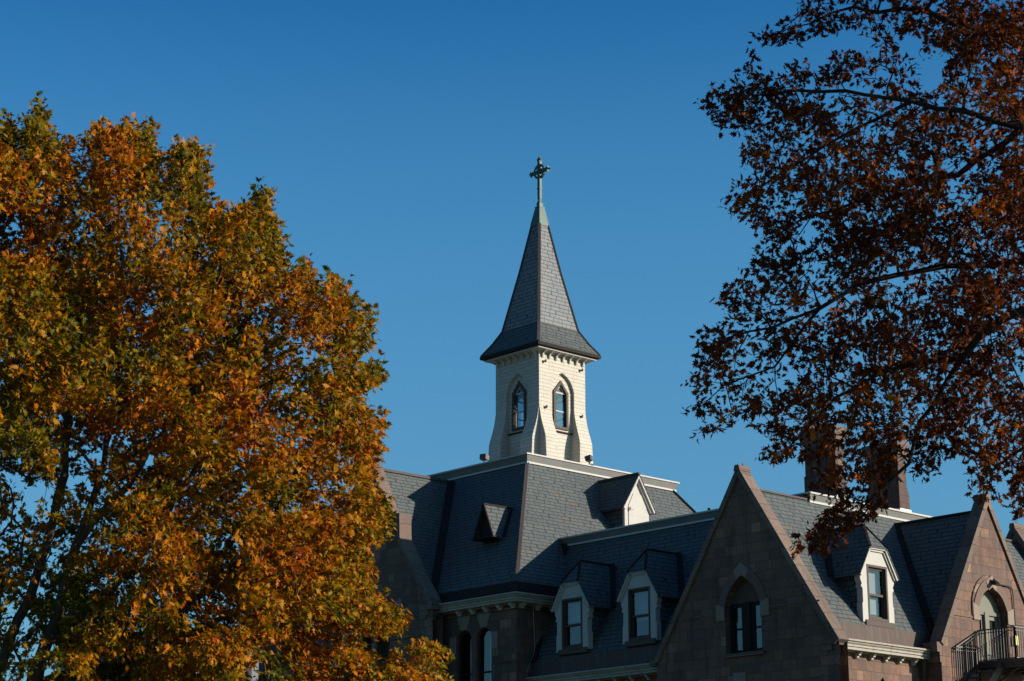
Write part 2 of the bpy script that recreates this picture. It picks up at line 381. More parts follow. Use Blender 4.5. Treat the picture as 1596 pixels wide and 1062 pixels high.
# ---- a stone gable with coping ---------------------------------------
def inset(outer, d):
    """move an open polyline inwards (down/centre) by d"""
    out = []
    for i, p in enumerate(outer):
        if i in (0, len(outer) - 1):
            q = outer[1] if i == 0 else outer[-2]
            dv = np.array(q, float) - p if i == 0 else np.array(p, float) - q
            n = np.array([dv[1], -dv[0]]); n /= np.linalg.norm(n); c = np.array(p) + n * d; out.append(tuple(c))
        else:
            a = np.array(outer[i], float) - outer[i - 1]; b = np.array(outer[i + 1], float) - outer[i]
            a /= np.linalg.norm(a); b /= np.linalg.norm(b); na = np.array([a[1], -a[0]]); nb = np.array([b[1], -b[0]])
            m = na + nb; m = m / np.dot(m, m) * 2 * d; out.append((outer[i][0] + m[0], outer[i][1] + m[1]))
    return out
def gable(ax, val, line, wall_lo, holes, thick=.55, coping_w=.22, over=.07, label=None):
    """line: outer coping polyline from the small-a foot up to the apex and down again"""
    g = MB(); inn = inset(line, coping_w * .8)
    # all coordinates increase in a; coping outline is above
    z0 = wall_lo; a0, a1 = line[0][0] + .05, line[-1][0] - .05
    outer = [(a0, z0)] + [(a0, max(line[0][1] - .02, z0))] + [p for p in inn[1:-1]] + [(a1, max(line[-1][1] - .02, z0))] + [(a1, z0)]
    panel(g, ax, val, outer, holes, .35)
    # back of the parapet
    g.poly([on(ax, val + thick - .03, *p) for p in outer])
    w_ = part(g, 'gable_wall', M['stone'], label=label)
    c = MB(); n = len(line)
    for i in range(n - 1):
        q = [on(ax, val - over, *line[i]), on(ax, val - over, *line[i + 1]), on(ax, val - over, *inn[i + 1]), on(ax, val - over, *inn[i])]
        c.prism(q, dirv(ax, thick + over))
    # saddle stone at the apex
    ap = max(line, key=lambda p: p[1])
    q = [(ap[0] - .13, ap[1] - .16), (ap[0] + .13, ap[1] - .16), (ap[0] + .10, ap[1] - .02), (ap[0] + .07, ap[1] + .03), (ap[0] - .07, ap[1] + .03), (ap[0] - .10, ap[1] - .02)]
    c.prism([on(ax, val - over - .03, *p) for p in q], dirv(ax, thick + over + .06))
    part(c, 'coping', M['coping'], w_)
    lr = MB(); cz = ap[1] + .05
    p0 = on(ax, val + .2, ap[0], cz); lr.tube([p0, (p0[0], p0[1], cz + .38)], .008, 5); lr.tube([p0, (p0[0], p0[1], cz + .06)], .02, 6)
    part(lr, 'lightning_rod', M['iron'], w_)
    return w_
def kneelers(par, boxes):
    k = MB()
    for b in boxes: k.box(*b)
    part(k, 'kneeler', M['coping'], par)
def arch_stones(par, ax, val, c, hw, zs, za, wd=.30, side=.34):
    """pale keystone and springers, brown voussoir ring"""
    a = MB()
    o = pointed(c, hw + wd, zs - .42, zs, za + wd * 1.25); i = pointed(c, hw, zs - .42, zs, za)
    n = len(o)
    for k in range(2, n - 1):
        q = [on(ax, val - .035, *o[k]), on(ax, val - .035, *o[(k + 1) % n]), on(ax, val - .035, *i[(k + 1) % n]), on(ax, val - .035, *i[k])]
        a.prism(q, dirv(ax, .06))
    part(a, 'arch_ring', M['ring'], par)
    b = MB()
    b.prism([on(ax, val - .05, c + dx, z) for dx, z in ((-.19, za - .10), (0, za + .02), (.19, za - .10), (.31, za + .18), (.0, za + .40), (-.31, za + .18))], dirv(ax, .08))
    for s in (-1, 1):
        q = [(c + s * hw, zs - .42), (c + s * (hw + side), zs - .42), (c + s * (hw + side), zs + .12), (c + s * hw, zs + .0)]
        b.prism([on(ax, val - .05, *p) for p in q], dirv(ax, .08))
    part(b, 'keystone', M['palestone'], par)

# gable A: shaded gable facing -x at the corner
C1 = 42.05
gl = [(38.28, 9.42), (C1, 15.22), (45.82, 9.42)]
H1 = [pointed(C1, .74, 9.34, 10.82, 11.74)]
gA = gable('x', X0, gl, 0.0, H1, .42, label='shaded front gable at the corner with a tall pointed window')
kneelers(gA, [(X0 - .08, X0 + .5, 38.42, 38.96, 9.28, 9.44), (X0 - .06, X0 + .5, 38.58, 38.96, 9.12, 9.28), (X0 - .04, X0 + .5, 38.74, 38.96, 8.98, 9.12),
              (X0 - .06, X0 + .5, 45.76, 46.02, 9.25, 9.45)])
arch_stones(gA, 'x', X0, C1, .74, 10.82, 11.74)
sc = MB(); sc.box(X0 - .03, X0 + .02, 38.99, C1 - 1.09, 10.62, 10.66); sc.box(X0 - .03, X0 + .02, C1 + 1.09, 44.95, 10.62, 10.66); sc.box(X0 - .1, X0 + .02, C1 - .85, C1 + .85, 9.24, 9.34)
part(sc, 'string_course', M['coping'], gA)
def twin_window(par, ax, val, c, hw, z0, zt, zs, za, pane_col='glass', inset_=.24, tymp='brown', blind=True):
    f = MB(); v = val + inset_
    for s in (-1, 1):
        a0, a1 = (c - hw, c - .13) if s < 0 else (c + .13, c + hw)
        ring(f, ax, v, v + .07, rectp(a0, a1, z0, zt), rectp(a0 + .13, a1 - .13, z0 + .13, zt - .12))
        zm = z0 + (zt - z0) * .48; f.prism([on(ax, v + .005, a0 + .07, zm), on(ax, v + .005, a1 - .07, zm), on(ax, v + .005, a1 - .07, zm + .05), on(ax, v + .005, a0 + .07, zm + .05)], dirv(ax, .05))
    f.prism([on(ax, v - .08, *p) for p in rectp(c - .13, c + .13, z0, zt)], dirv(ax, .15))
    fr = part(f, 'window_frame', M['darkbrown'], par)
    t = MB(); t.poly([on(ax, v + .02, *p) for p in pointed(c, hw, zt, max(zs, zt + .01), za)]); t.poly([on(ax, v + .5, *p) for p in rectp(c - hw, c + hw, z0, zt)])
    part(t, 'tympanum', M[tymp], par)
    g = MB(); b = MB()
    for s in (-1, 1):
        a0, a1 = (c - hw, c - .13) if s < 0 else (c + .13, c + hw)
        g.poly([on(ax, v + .04, *p) for p in rectp(a0 + .12, a1 - .12, z0 + .12, zt - .11)])
        b.poly([on(ax, v + .16, *p) for p in rectp(a0 + .02, a1 - .02, z0 + (zt - z0) * .5, zt)])
    part(g, 'window_pane', M[pane_col], par)
    if blind: part(b, 'window_blind', M['blind'], par)
twin_window(gA, 'x', X0, C1, .74, 9.34, 10.92, 10.93, 11.74)
lo = MB(); lo.box(X0 - .03, X0 + .03, 42.0, 42.5, 7.6, 8.75); part(lo, 'keystone', M['palestone'], gA)
# roof behind gable A: part of the end block

# gable B: projecting lit gable facing -y
C2 = 56.0; YG = 38.2
gB = gable('y', YG, [(53.02, 9.72), (C2, 14.78), (58.98, 9.72)], 0.0, [pointed(C2 - .02, .77, 8.95, 11.05, 11.72)], .40, label='sunlit projecting gable with arched balcony door')
kneelers(gB, [(52.86, 53.1, YG - .02, YG + .5, 9.42, 9.72), (52.98, 53.1, YG - .02, YG + .5, 9.1, 9.42), (58.9, 59.14, YG - .02, YG + .5, 9.42, 9.72)])
arch_stones(gB, 'y', YG, C2 - .02, .77, 11.02, 11.72)
sc = MB(); sc.box(53.55, C2 - 1.15, YG - .03, YG + .02, 10.64, 10.68); sc.box(C2 + 1.12, 58.45, YG - .03, YG + .02, 10.64, 10.68)
sc.tube([(C2 - 1.16, YG - .03, 10.75)] + [(C2 - .02 - (1.14) * math.cos(t) , YG - .03, 11.0 + 1.12 * math.sin(t) ** 1.0) for t in np.linspace(.12, 1.25, 8)], .025, 6)
part(sc, 'string_course', M['coping'], gB)
gs = MB()   # side walls of the projecting gable
gs.poly([(53.07, YG, 0), (53.07, Y0 + .02, 0), (53.07, Y0 + .02, 9.7), (53.07, YG, 9.7)]); gs.poly([(58.93, YG, 0), (58.93, Y0 + .02, 0), (58.93, Y0 + .02, 9.7), (58.93, YG, 9.7)])
part(gs, 'wall', M['stone'])
# balcony doors
db = MB(); v = YG + .25
ring(db, 'y', v, v + .1, rectp(C2 - .79, C2 + .75, 9.0, 10.98), rectp(C2 - .70, C2 + .66, 9.05, 10.86))
db.box(C2 - .14, C2 + .08, v - .03, v + .1, 9.0, 10.95)
db.poly([(a, v + .03, z) for a, z in pointed(C2 - .02, .79, 10.95, 11.04, 11.74)])
for a0 in (C2 - .68, C2 + .10):
    ring(db, 'y', v + .06, v + .12, rectp(a0, a0 + .54, 9.05, 10.84), rectp(a0 + .10, a0 + .44, 9.55, 10.72))
    db.box(a0 + .08, a0 + .46, v + .07, v + .11, 9.1, 9.55)
dr = part(db, 'balcony_door', M['door'], gB)
dg = MB()
for a0 in (C2 - .68, C2 + .10): dg.poly([(a0 + .1, v + .09, 9.55), (a0 + .44, v + .09, 9.55), (a0 + .44, v + .09, 10.72), (a0 + .1, v + .09, 10.72)])
part(dg, 'door_pane', M['glass'], gB)
dk = MB(); dk.poly([(C2 - .9, v + .6, 9), (C2 + .9, v + .6, 9), (C2 + .9, v + .6, 11), (C2 - .9, v + .6, 11)]); part(dk, 'dark_room', M['dark'], gB)
# conduit and lamp over the door
cd = MB(); cd.tube([(C2 + .02, YG - .12, 11.86), (C2 + .95, YG - .05, 11.86), (C2 + 1.09, YG - .05, 11.78), (C2 + 1.12, YG - .05, 11.6), (C2 + 1.16, YG - .05, 9.6)], .025, 6)
cd.tube([(C2 - .04, YG - .16, 11.80), (C2 - .04, YG - .16, 12.0)], [.06, .05], 8); cd.tube([(C2 - .04, YG - .16, 11.92), (C2 - .06, YG - .28, 11.80)], [.06, .08], 8); cd.box(C2 - .1, C2 + .05, YG - .1, YG, 11.82, 11.95)
part(cd, 'conduit', M['iron'], gB)
al = MB(); al.box(C2 + .96, C2 + 1.10, YG - .14, YG, 9.95, 10.25); part(al, 'alarm_box', plain('pale_yellow_box', (.55, .52, .12), .5, .05), gB)  # yellowish alarm box beside the balcony door, gives no light

# gable C: left gable facing -x beside the pavilion
XG = 47.5; C3 = 60.0
half = [(55.98, 12.25), (57.05, 13.60), (57.88, 14.92), (57.92, 15.83), (58.55, 15.86), (C3, 18.55)]
lineC = half + [(2 * C3 - a, z) for a, z in half[::-1][1:]]
H3 = [pointed(59.35 + k * 1.0, .42, 8.5, 11.2, 11.65) for k in (-.5, .5, 1.5)]
H3 = [shoulder(58.85, .42, 8.5, 11.2, 11.5), shoulder(59.85, .42, 8.5, 11.2, 11.5), shoulder(60.85, .42, 8.5, 11.2, 11.5)]
gC = gable('x', XG, lineC, 0.0, H3, .50, label='stepped stone gable half hidden by the orange maple')
gs = MB(); gs.box(XG + .001, 48.24, 56.69, 57.4, 0, 12.3); gs.box(XG + .001, 48.24, 62.6, 63.31, 0, 12.3)
part(gs, 'wall', M['stone'])
kneelers(gC, [(XG - .08, 48.3, 56.02, 56.72, 12.08, 12.26), (XG - .05, 48.3, 56.25, 56.72, 11.9, 12.08), (XG - .03, 48.3, 56.4, 56.72, 11.75, 11.9)])
sc = MB(); sc.box(XG - .03, XG + .02, 56.66, 58.3, 11.2, 11.24); sc.box(XG - .03, 48.24, 56.64, 56.7, 11.2, 11.24)
sc.box(XG - .03, XG + .02, 61.4, 63.33, 11.2, 11.24)
part(sc, 'string_course', M['coping'], gC)
cs = MB()
for c in (59.35, 60.35):
    cs.tube([(XG + .02, c, 8.5), (XG + .02, c, 10.9)], .07, 10); cs.tube([(XG + .02, c, 10.9), (XG + .02, c, 11.0), (XG + .02, c, 11.15)], [.08, .10, .13], 10)
part(cs, 'column', M['palestone'], gC)
ds = MB(); ds.prism([(XG - .015, y, z) for y, z in ((57.60, 12.0), (57.85, 11.95), (58.12, 12.55), (57.86, 12.70))], (.03, 0, 0)); part(ds, 'keystone', M['palestone'], gC)
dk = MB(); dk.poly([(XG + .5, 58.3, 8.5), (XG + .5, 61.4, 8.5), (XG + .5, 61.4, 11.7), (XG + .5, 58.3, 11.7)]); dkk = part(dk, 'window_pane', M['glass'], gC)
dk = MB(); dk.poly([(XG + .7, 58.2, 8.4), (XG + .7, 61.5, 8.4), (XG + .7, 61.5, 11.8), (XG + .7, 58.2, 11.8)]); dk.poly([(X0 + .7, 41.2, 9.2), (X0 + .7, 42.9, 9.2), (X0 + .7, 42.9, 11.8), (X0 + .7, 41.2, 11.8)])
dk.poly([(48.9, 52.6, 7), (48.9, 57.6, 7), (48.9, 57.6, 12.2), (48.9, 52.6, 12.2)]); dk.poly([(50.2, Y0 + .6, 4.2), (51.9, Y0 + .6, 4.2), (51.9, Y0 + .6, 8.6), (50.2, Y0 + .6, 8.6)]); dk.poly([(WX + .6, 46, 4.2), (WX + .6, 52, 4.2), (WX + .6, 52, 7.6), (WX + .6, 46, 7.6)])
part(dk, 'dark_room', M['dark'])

# gable D: mirrored gable at the far end, seen from behind
gD = gable('x', 63.25, gl, 9.0, [], .58, label='far end gable parapet seen from behind')

# ---- slate roofs --------------------------------------------------------
def slope_strip(mb, pts, m=0): mb.poly(pts, m)
mr = MB()
SB = 10.05
# end block -y slope: x from gable A to gable D, up to the ridge/deck
ZR = 14.55; YR = 42.03; YB = 38.97
def ys(z): return YB + (z - SB) / (ZR - SB) * (YR - YB)
mr.poly([(X0 + .36, YB, SB), (63.3, YB, SB), (63.3, YR, ZR), (X0 + .36, YR, ZR)])
# +y slope behind gable A down to the wing (hidden mostly), and the wing's -x slope
mr.poly([(X0 + .5, YR, ZR), (52.2, YR, ZR), (52.2, 45.6, 9.4), (X0 + .5, 45.6, 9.4)])
XB, XT = 48.98, 51.66
mr.poly([(XB, 45.0, SB - .05), (XB, 52.6, SB - .05), (XT, 54.2, 14.5), (XT, 42.1, 14.5)])
mr.poly([(63.3, YR, ZR), (60.2, YR, ZR), (60.2, 45.6, 9.4), (63.3, 45.6, 9.4)])
part(mr, 'mansard_roof', M['slate'])
# projecting gable B roof (ridge along y)
zb = 14.25; sl = 1.85
gb = MB()
for s in (-1, 1):
    xe = C2 + s * (zb - 9.6) / sl
    gb.poly([(C2, YG + .3, zb), (C2, 41.95, zb), (xe, YB - .3, 9.6), (xe, YG + .3, 9.6)])
grf = part(gb, 'gable_roof', M['slate'])
vb = MB()
vb.bar((C2 - .03, 41.85, zb + .06), (C2 - .06 - (zb - SB) / sl, YB - .08, SB + .10), .22, .06); vb.bar((C2, YG + .5, zb + .03), (C2, 41.85, zb + .03), .12, .08)
vb.bar((C2, 41.9, zb + .02), (C2 + (zb - SB) / sl, YB - .02, SB + .05), .20, .05)
part(vb, 'valley_flashing', M['darkbrown'], grf)
# gable C roof, ridge along x at y=60
gc = MB(); zc = 17.85; s3 = 1.57
def pav_x(z): return 48.1 + (z - 12.65) / (18.04 - 12.65) * 3.8
for s in (-1, 1):
    ye = C3 + s * (zc - 12.35) / s3
    gc.poly([(47.9, C3, zc), (pav_x(zc), C3, zc), (pav_x(12.35) , ye, 12.35), (47.9, ye, 12.35)])
grc = part(gc, 'gable_roof', M['slate'])
vc = MB(); vc.bar((pav_x(zc) - .10, C3 - .10, zc + .05), (pav_x(12.7) - .10, C3 - .05 - (zc - 12.7) / s3, 12.76), .26, .06)
part(vc, 'valley_flashing', M['darkbrown'], grc)
rc = MB(); rc.bar((48.15, C3, zc + .04), (pav_x(zc) - .2, C3, zc + .04), .16, .1); part(rc, 'ridge_flashing', M['hip'], grc)
# pavilion mansard
PB = (48.10, 52.25, 12.65); PT = (51.90, 55.78, 18.04); XM, YM = 56.0, 60.0
x0, y0, z0 = PB; x1, y1, z1 = PT; X1m, Y1m = 2 * XM, 2 * YM
pr_ = MB()
pr_.poly([(x0, y0, z0), (X1m - x0, y0, z0), (X1m - x1 - .2, y1, z1), (x1, y1, z1)])
pr_.poly([(x0, Y1m - y0, z0), (x0, y0, z0), (x1, y1, z1), (x1, Y1m - y1, z1)])
pr_.poly([(X1m - x0, y0, z0), (X1m - x0, Y1m - y0, z0), (X1m - x1 - .2, Y1m - y1, z1), (X1m - x1 - .2, y1, z1)])
pr_.poly([(X1m - x0, Y1m - y0, z0), (x0, Y1m - y0, z0), (x1, Y1m - y1, z1), (X1m - x1 - .2, Y1m - y1, z1)])
prf = part(pr_, 'pavilion_roof', M['slate'])
hp = MB(); hp.bar((x0 - .02, y0 - .02, z0), (x1 - .02, y1 - .02, z1 - .02), .13, .08, up=(1, 1, 0))
part(hp, 'hip_flashing', M['hip'], prf)
hp = MB(); hp.bar((X1m - x0, y0 - .02, z0), (X1m - x1 - .2, y1, z1), .16, .10, up=(-1, 1, 0)); hp.bar((x0, Y1m - y0, z0), (x1, Y1m - y1, z1), .16, .10, up=(1, -1, 0))
part(hp, 'hip_flashing', M['darkbrown'], prf)
# caps (the metal curbs round the flat decks): profile out,z going round
def cap(path, zlo, zhi, over, closed, name, par=None):
    c = MB()
    prof = [(-.05, zhi), (over + .02, zhi), (over + .02, zhi - .055), (over - .02, zhi - .06), (.03, zlo + .07), (.075, zlo + .07), (.075, zlo), (-.05, zlo)]
    c.sweep(path, prof, [0, 0, 0, 1, 0, 0, 1, 1], closed)
    return part(c, name, [M['white'], M['lead']], par or hall)
xr, yr = X1m - x1 - .1, Y1m - y1
cap([(x1, yr), (x1, y1), (xr, y1), (xr, yr)], 18.0, 18.38, .15, True, 'roof_curb', prf)
dk = MB(); dk.poly([(x1 - .1, y1 - .1, 18.33), (xr + .1, y1 - .1, 18.33), (xr + .1, yr + .1, 18.33), (x1 - .1, yr + .1, 18.33)]); part(dk, 'roof_deck', M['roofing'], prf)
cp = cap([(51.66, 54.6), (51.66, 42.02), (60.4, 42.02), (60.4, 52.3)], 14.48, 14.82, .14, False, 'roof_curb')
dk = MB(); dk.poly([(51.6, 41.95, 14.74), (60.45, 41.95, 14.74), (60.45, 55, 14.74), (51.6, 55, 14.74)]); part(dk, 'roof_deck', M['roofing'])
rd = MB(); rd.bar((X0 + .40, YR, ZR + .02), (51.5, YR, ZR + .02), .12, .06); rd.bar((60.5, YR, ZR + .02), (63.2, YR, ZR + .02), .12, .06); part(rd, 'ridge_flashing', M['hip'])
# dark valley where the wing meets the pavilion
vv = MB(); vv.bar((51.55, 53.42, 14.55), (48.88, 52.27, 10.0), .24, .10); vv.bar((XT - .03, 42.6, 14.5), (XB, 45.3, 9.98), .14, .06); part(vv, 'valley_flashing', M['darkbrown'])

# ---- cornices -----------------------------------------------------------
CORN = [(0, -.32), (.10, -.32), (.10, -.29), (.36, -.29), (.36, -.20), (.40, -.20), (.40, -.145), (.38, -.14), (.44, -.09), (.44, -.06), (.50, -.045), (.50, 0), (.44, .02), (0, .02)]
def cornice(path, ztop, brk, sc_=1.0, label=None, bs=(.85, .05)):
    c = MB(); c.sweep(path, [(o * sc_, ztop + z) for o, z in CORN]); o = part(c, 'cornice', M['cornice'], label=label)
    for (bx, by, ang) in brk:
        b = MB(); ca, sa = math.cos(ang), math.sin(ang)   # ang: outward direction
        def T(o_, s_, z): return (bx + ca * o_ - sa * s_, by + sa * o_ + ca * s_, ztop + z)
        prof = [(0, -.29), (.28, -.29), (.28, -.35), (.23, -.375), (.21, -.42), (.14, -.44), (.12, -.50), (.05, -.52), (0, -.52)]
        prof = [(o_ * bs[0], -.29 + (z + .29) * bs[0]) for o_, z in prof]
        b.prism([T(p, -bs[1], z) for p, z in prof], tuple(np.array(T(0, bs[1], 0)) - np.array(T(0, -bs[1], 0))))
        part(b, 'bracket', M['cream'], o)
    return o
W_, S_ = math.pi, -math.pi / 2
# travel so that "right of travel" is outward: -x face travelled towards -y has right = -x
cornice([(48.55, 56.66), (48.23, 56.66), (48.23, 52.4), (52.5, 52.4)] if False else [(48.23, 56.66), (48.23, 52.4), (52.5, 52.4)], 12.28,
        [(48.23, y, W_) for y in (56.4, 55.32, 54.6, 53.88, 53.16, 52.5)] + [(x, 52.4, S_) for x in (48.4, 49.15, 49.85, 50.6)], bs=(.85, .085))
cornice([(WX, 52.6), (WX, 45.9)], 9.43, [(WX, 46.2 + k * .73, W_) for k in range(9)])
cornice([(X0 + .03, Y0), (53.07, Y0)], 9.5, [(48.36 + k * .70, Y0, S_) for k in range(7)])
cornice([(58.95, Y0), (63.3, Y0)], 9.5, [(59.3 + k * .75, Y0, S_) for k in range(5)])
cornice([(48.23, 67.6), (48.23, 63.35)], 12.28, [(48.23, 63.7 + k * .73, W_) for k in range(5)])
# corner block under the pavilion corner
# gutter bands (weathered copper) between cornice and slates
gbd = MB()
gbd.sweep([(X0 + .36, YB), (53.6, YB)], [(-.1, 9.5), (.10, 9.5), (.04, 10.08), (-.1, 10.08)])
gbd.sweep([(58.4, YB), (63.3, YB)], [(-.1, 9.5), (.10, 9.5), (.04, 10.08), (-.1, 10.08)])
part(gbd, 'gutter_band', M['copper'])
gbd = MB(); gbd.sweep([(XB, 52.6), (XB, 45.7)], [(-.1, 9.4), (.08, 9.4), (.03, 10.04), (-.1, 10.04)]); part(gbd, 'gutter_band', M['copper'])
gbd = MB(); gbd.sweep([(x0, 56.8), (x0, y0), (52.2, y0)], [(-.1, 12.28), (.16, 12.28), (.10, 12.70), (-.1, 12.70)]); part(gbd, 'gutter_band', M['darkbrown'])

# ---- downpipes ----------------------------------------------------------
dp = MB(); dp.tube([(48.02, 56.45, 12.2), (48.02, 56.45, 11.9), (48.12, 56.62, 11.6), (48.12, 56.62, .2)], .06, 8)
part(dp, 'downpipe', M['brown'])
dp = MB(); dp.tube([(52.85, 38.75, 9.3), (52.85, 38.7, 9.1), (52.95, 38.8, 8.7), (53.0, 38.85, 8.3), (53.0, 38.85, .2)], .07, 8)
part(dp, 'downpipe', M['brown'])
dp = MB(); dp.tube([(48.9, 52.28, 12.0), (49.0, 52.3, 10.4), (48.6, 52.3, 9.6)], .012, 5); part(dp, 'cable', M['cornice'])

# ---- dormers (local: s across, o outwards, z) ---------------------------
def dormer(ax, front, c, blind, label=None):
    """dormer on a steep roof; ax 'x': faces -x, centre y=c. front = coordinate of its front plane"""
    def T(s, o, z): return (front - o, c - s, z) if ax == 'x' else (c + s, front - o, z)
    def P(mb, q, o0, o1, m=0): mb.prism([T(s, o0, z) for s, z in q], np.array(T(0, o1, 0)) - np.array(T(0, o0, 0)), m)
    body = MB()
    # front board with jerkin head, opening for the window
    zt, ze, zr = 12.56, 11.66, 13.33
    W1, W2 = .72, .40
    # board pieces round the opening (opening s ±.50, z 10.28..12.0)
    P(body, [(-W1, 10.2), (-.5, 10.2), (-.5, 12.0), (-.60, 12.0), (-W1, 11.75)], 0, -.06); P(body, [(W1, 10.2), (.5, 10.2), (.5, 12.0), (.60, 12.0), (W1, 11.75)], 0, -.06)
    P(body, [(-.60, 12.0), (.60, 12.0), (W2 - .04, zt - .07), (-W2 + .04, zt - .07)], 0, -.06)
    # scrolled side consoles
    for s in (-1, 1): P(body, [(s * W1, 10.2), (s * (W1 + .06), 10.2), (s * (W1 + .06), 10.75), (s * (W1 + .02), 10.82), (s * (W1 + .02), 11.22), (s * (W1 + .10), 11.30), (s * (W1 + .05), 11.38), (s * (W1 + .12), 11.5), (s * (W1 + .12), 11.66), (s * W1, 11.8)], .0, -.22)
    # barge boards: two steps
    for (d, o, tk) in ((0, .10, .075), (.075, .05, .07)):
        lines = [(-.95 + d, ze - .02), (-W2 - .01 + d * .6, zt - d * .9), (W2 + .01 - d * .6, zt - d * .9), (.95 - d, ze - .02)]
        for k in range(3):
            a, b = np.array(lines[k]), np.array(lines[k + 1]); n = np.array([(b - a)[1], -(b - a)[0]]); n = n / np.linalg.norm(n) * tk
            P(body, [tuple(a), tuple(b), tuple(b + n), tuple(a + n)], o, -.06)
    D = part(body, 'dormer', M['cream'], label=label)
    ck = MB()
    for s in (-1, 1): P(ck, [(s * W1, 10.1), (s * (W1 - .04), 10.1), (s * (W1 - .04), 11.78), (s * W1, 11.78)], -.06, -2.0)
    part(ck, 'dormer_cheek', M['slate'], D)
    rf = MB(); bk = -2.6; oh = .12
    for s in (-1, 1):
        # steep side slopes up to the ridge; hip at front
        rf.prism([T(s * .97, oh, ze), T(s * .97, bk, ze), T(0, bk, zr), T(0, -.42, zr), T(s * .42, oh, zt)] if True else [], np.array(T(0, 0, -.05)) - np.array(T(0, 0, 0)))
    rf.prism([T(-.42, oh, zt), T(.42, oh, zt), T(0, -.42, zr)], np.array(T(0, 0, -.04)) - np.array(T(0, 0, 0)))
    part(rf, 'dormer_roof', M['slate'], D)
    fl = MB(); fl.bar(T(0, -.40, zr + .01), T(0, -2.1, zr + .01), .09, .06)
    for s in (-1, 1): fl.bar(T(s * .43, oh + .01, zt), T(0, -.42, zr + .01), .08, .05)
    part(fl, 'ridge_flashing', M['darkbrown'], D)
    v2 = MB()
    for s in (-1, 1): v2.bar(T(0, -1.98, zr + .05), T(s * 1.02, -.98, ze + .03), .17, .08)
    part(v2, 'valley_flashing', M['darkbrown'], D)
    wf = MB()
    def R2(a0, a1, b0, b1): return [(a0, b0), (a1, b0), (a1, b1), (a0, b1)]
    def RG(mb, o, i, d0, d1):
        for q in (R2(o[0], i[0], o[2], o[3]), R2(i[1], o[1], o[2], o[3]), R2(i[0], i[1], o[2], i[2]), R2(i[0], i[1], i[3], o[3])): P(mb, q, d0, d1)
    RG(wf, (-.50, .50, 10.28, 12.0), (-.43, .43, 10.36, 11.93), .015, -.14)
    RG(wf, (-.43, .43, 11.05, 11.93), (-.385, .385, 11.12, 11.87), -.08, -.13); RG(wf, (-.43, .43, 10.36, 11.12), (-.385, .385, 10.43, 11.06), -.13, -.18)
    P(wf, R2(-.66, .74, 10.10, 10.27), .04, -.2)
    wfo = part(wf, 'window_frame', M['brown'], D)
    pn = MB(); pn.poly([T(s, -.105, z) for s, z in R2(-.385, .385, 11.12, 11.87)]); pn.poly([T(s, -.155, z) for s, z in R2(-.385, .385, 10.43, 11.06)])
    part(pn, 'window_pane', M['glass'], D)
    bl = MB(); bl.poly([T(s, -.26, z) for s, z in R2(-.42, .42, blind, 11.95)]); 
    for k in range(3): bl.poly([T(s, -.255, z) for s, z in R2(-.42, .42, 11.80 - k * .11, 11.81 - k * .11)])
    part(bl, 'window_blind', M['blind'], D)
    rm = MB(); rm.poly([T(s, -.6, z) for s, z in R2(-.7, .7, 10.2, 12.3)]); part(rm, 'dark_room', M['dark'], D)
    return D
dormer('x', 48.92, 50.35, 11.2, 'shaded dormer nearer the tower pavilion')
dormer('x', 48.92, 47.16, 10.95, 'shaded dormer beside the corner gable')
dormer('y', 39.02, 51.10, 10.3, 'sunlit dormer on the end block')

# ---- hatch dormer on the pavilion's sunny slope -------------------------
hd = MB(); FY = 53.62
cx = 55.58
hw = .66
hd.prism([(cx - hw, FY, 15.2), (cx + hw, FY, 15.2), (cx + hw, FY, 16.45), (cx, FY, 17.5), (cx - hw, FY, 16.45)], (0, .06, 0))
hd.box(cx - hw - .02, cx - hw + .08, FY - .02, FY + .1, 15.2, 16.42)
HD = part(hd, 'hatch_dormer', M['cream'], label='small dormer with a white hatch door on the sunny pavilion slope')
b = MB()
for s in (-1, 1):
    for d, o in ((0, .16), (.10, .08)):
        a_, b_ = np.array([cx + s * (.86 - d), 16.36]), np.array([cx, 17.72 - d * 1.3]); n = np.array([0, -.13])
        b.prism([(a_[0], FY - o, a_[1]), (b_[0], FY - o, b_[1]), (b_[0], FY - o, b_[1] + n[1]), (a_[0] - s * .06, FY - o, a_[1] + n[1] * .4)], (0, o + .02, 0))
part(b, 'barge_board', M['cream'], HD)
b = MB()
for s in (-1, 1): b.prism([(cx + s * .90, FY - .18, 16.36), (cx + s * .90, FY + 2.6, 16.36), (cx, FY + 2.6, 17.76), (cx, FY - .18, 17.76)], (0, 0, -.05))
part(b, 'dormer_roof', M['slate'], HD)
b = MB(); b.bar((cx, FY - .18, 17.78), (cx, FY + 2.0, 17.78), .12, .07); b.bar((cx, FY + 1.98, 17.7), (cx - .9, FY + 1.15, 16.4), .16, .1); part(b, 'ridge_flashing', M['hip'], HD)
b = MB(); b.prism([(cx - hw, FY + .05, 15.0), (cx - hw, FY + 1.6, 15.0), (cx - hw, FY + 1.6, 16.5), (cx - hw, FY + .05, 16.5)], (.05, 0, 0)); b.prism([(cx + hw, FY + .05, 15.0), (cx + hw, FY + 1.6, 15.0), (cx + hw, FY + 1.6, 16.5), (cx + hw, FY + .05, 16.5)], (-.05, 0, 0)); part(b, 'dormer_cheek', M['slate'], HD)
b = MB()
q = [(cx - .46, 15.2), (cx + .50, 15.2), (cx + .50, 16.5), (cx + .22, 16.98), (cx - .20, 16.98), (cx - .46, 16.5)]
b.prism([(a, FY - .025, z) for a, z in q], (0, .02, 0))
b.box(cx - .48, cx - .18, FY - .045, FY - .02, 16.36, 16.40); b.tube([(cx - .42, FY - .08, 16.30), (cx - .40, FY - .08, 16.44)], .025, 6)
for zz in (15.62, 16.12): b.box(cx - .46, cx + .5, FY - .029, FY - .024, zz, zz + .006)
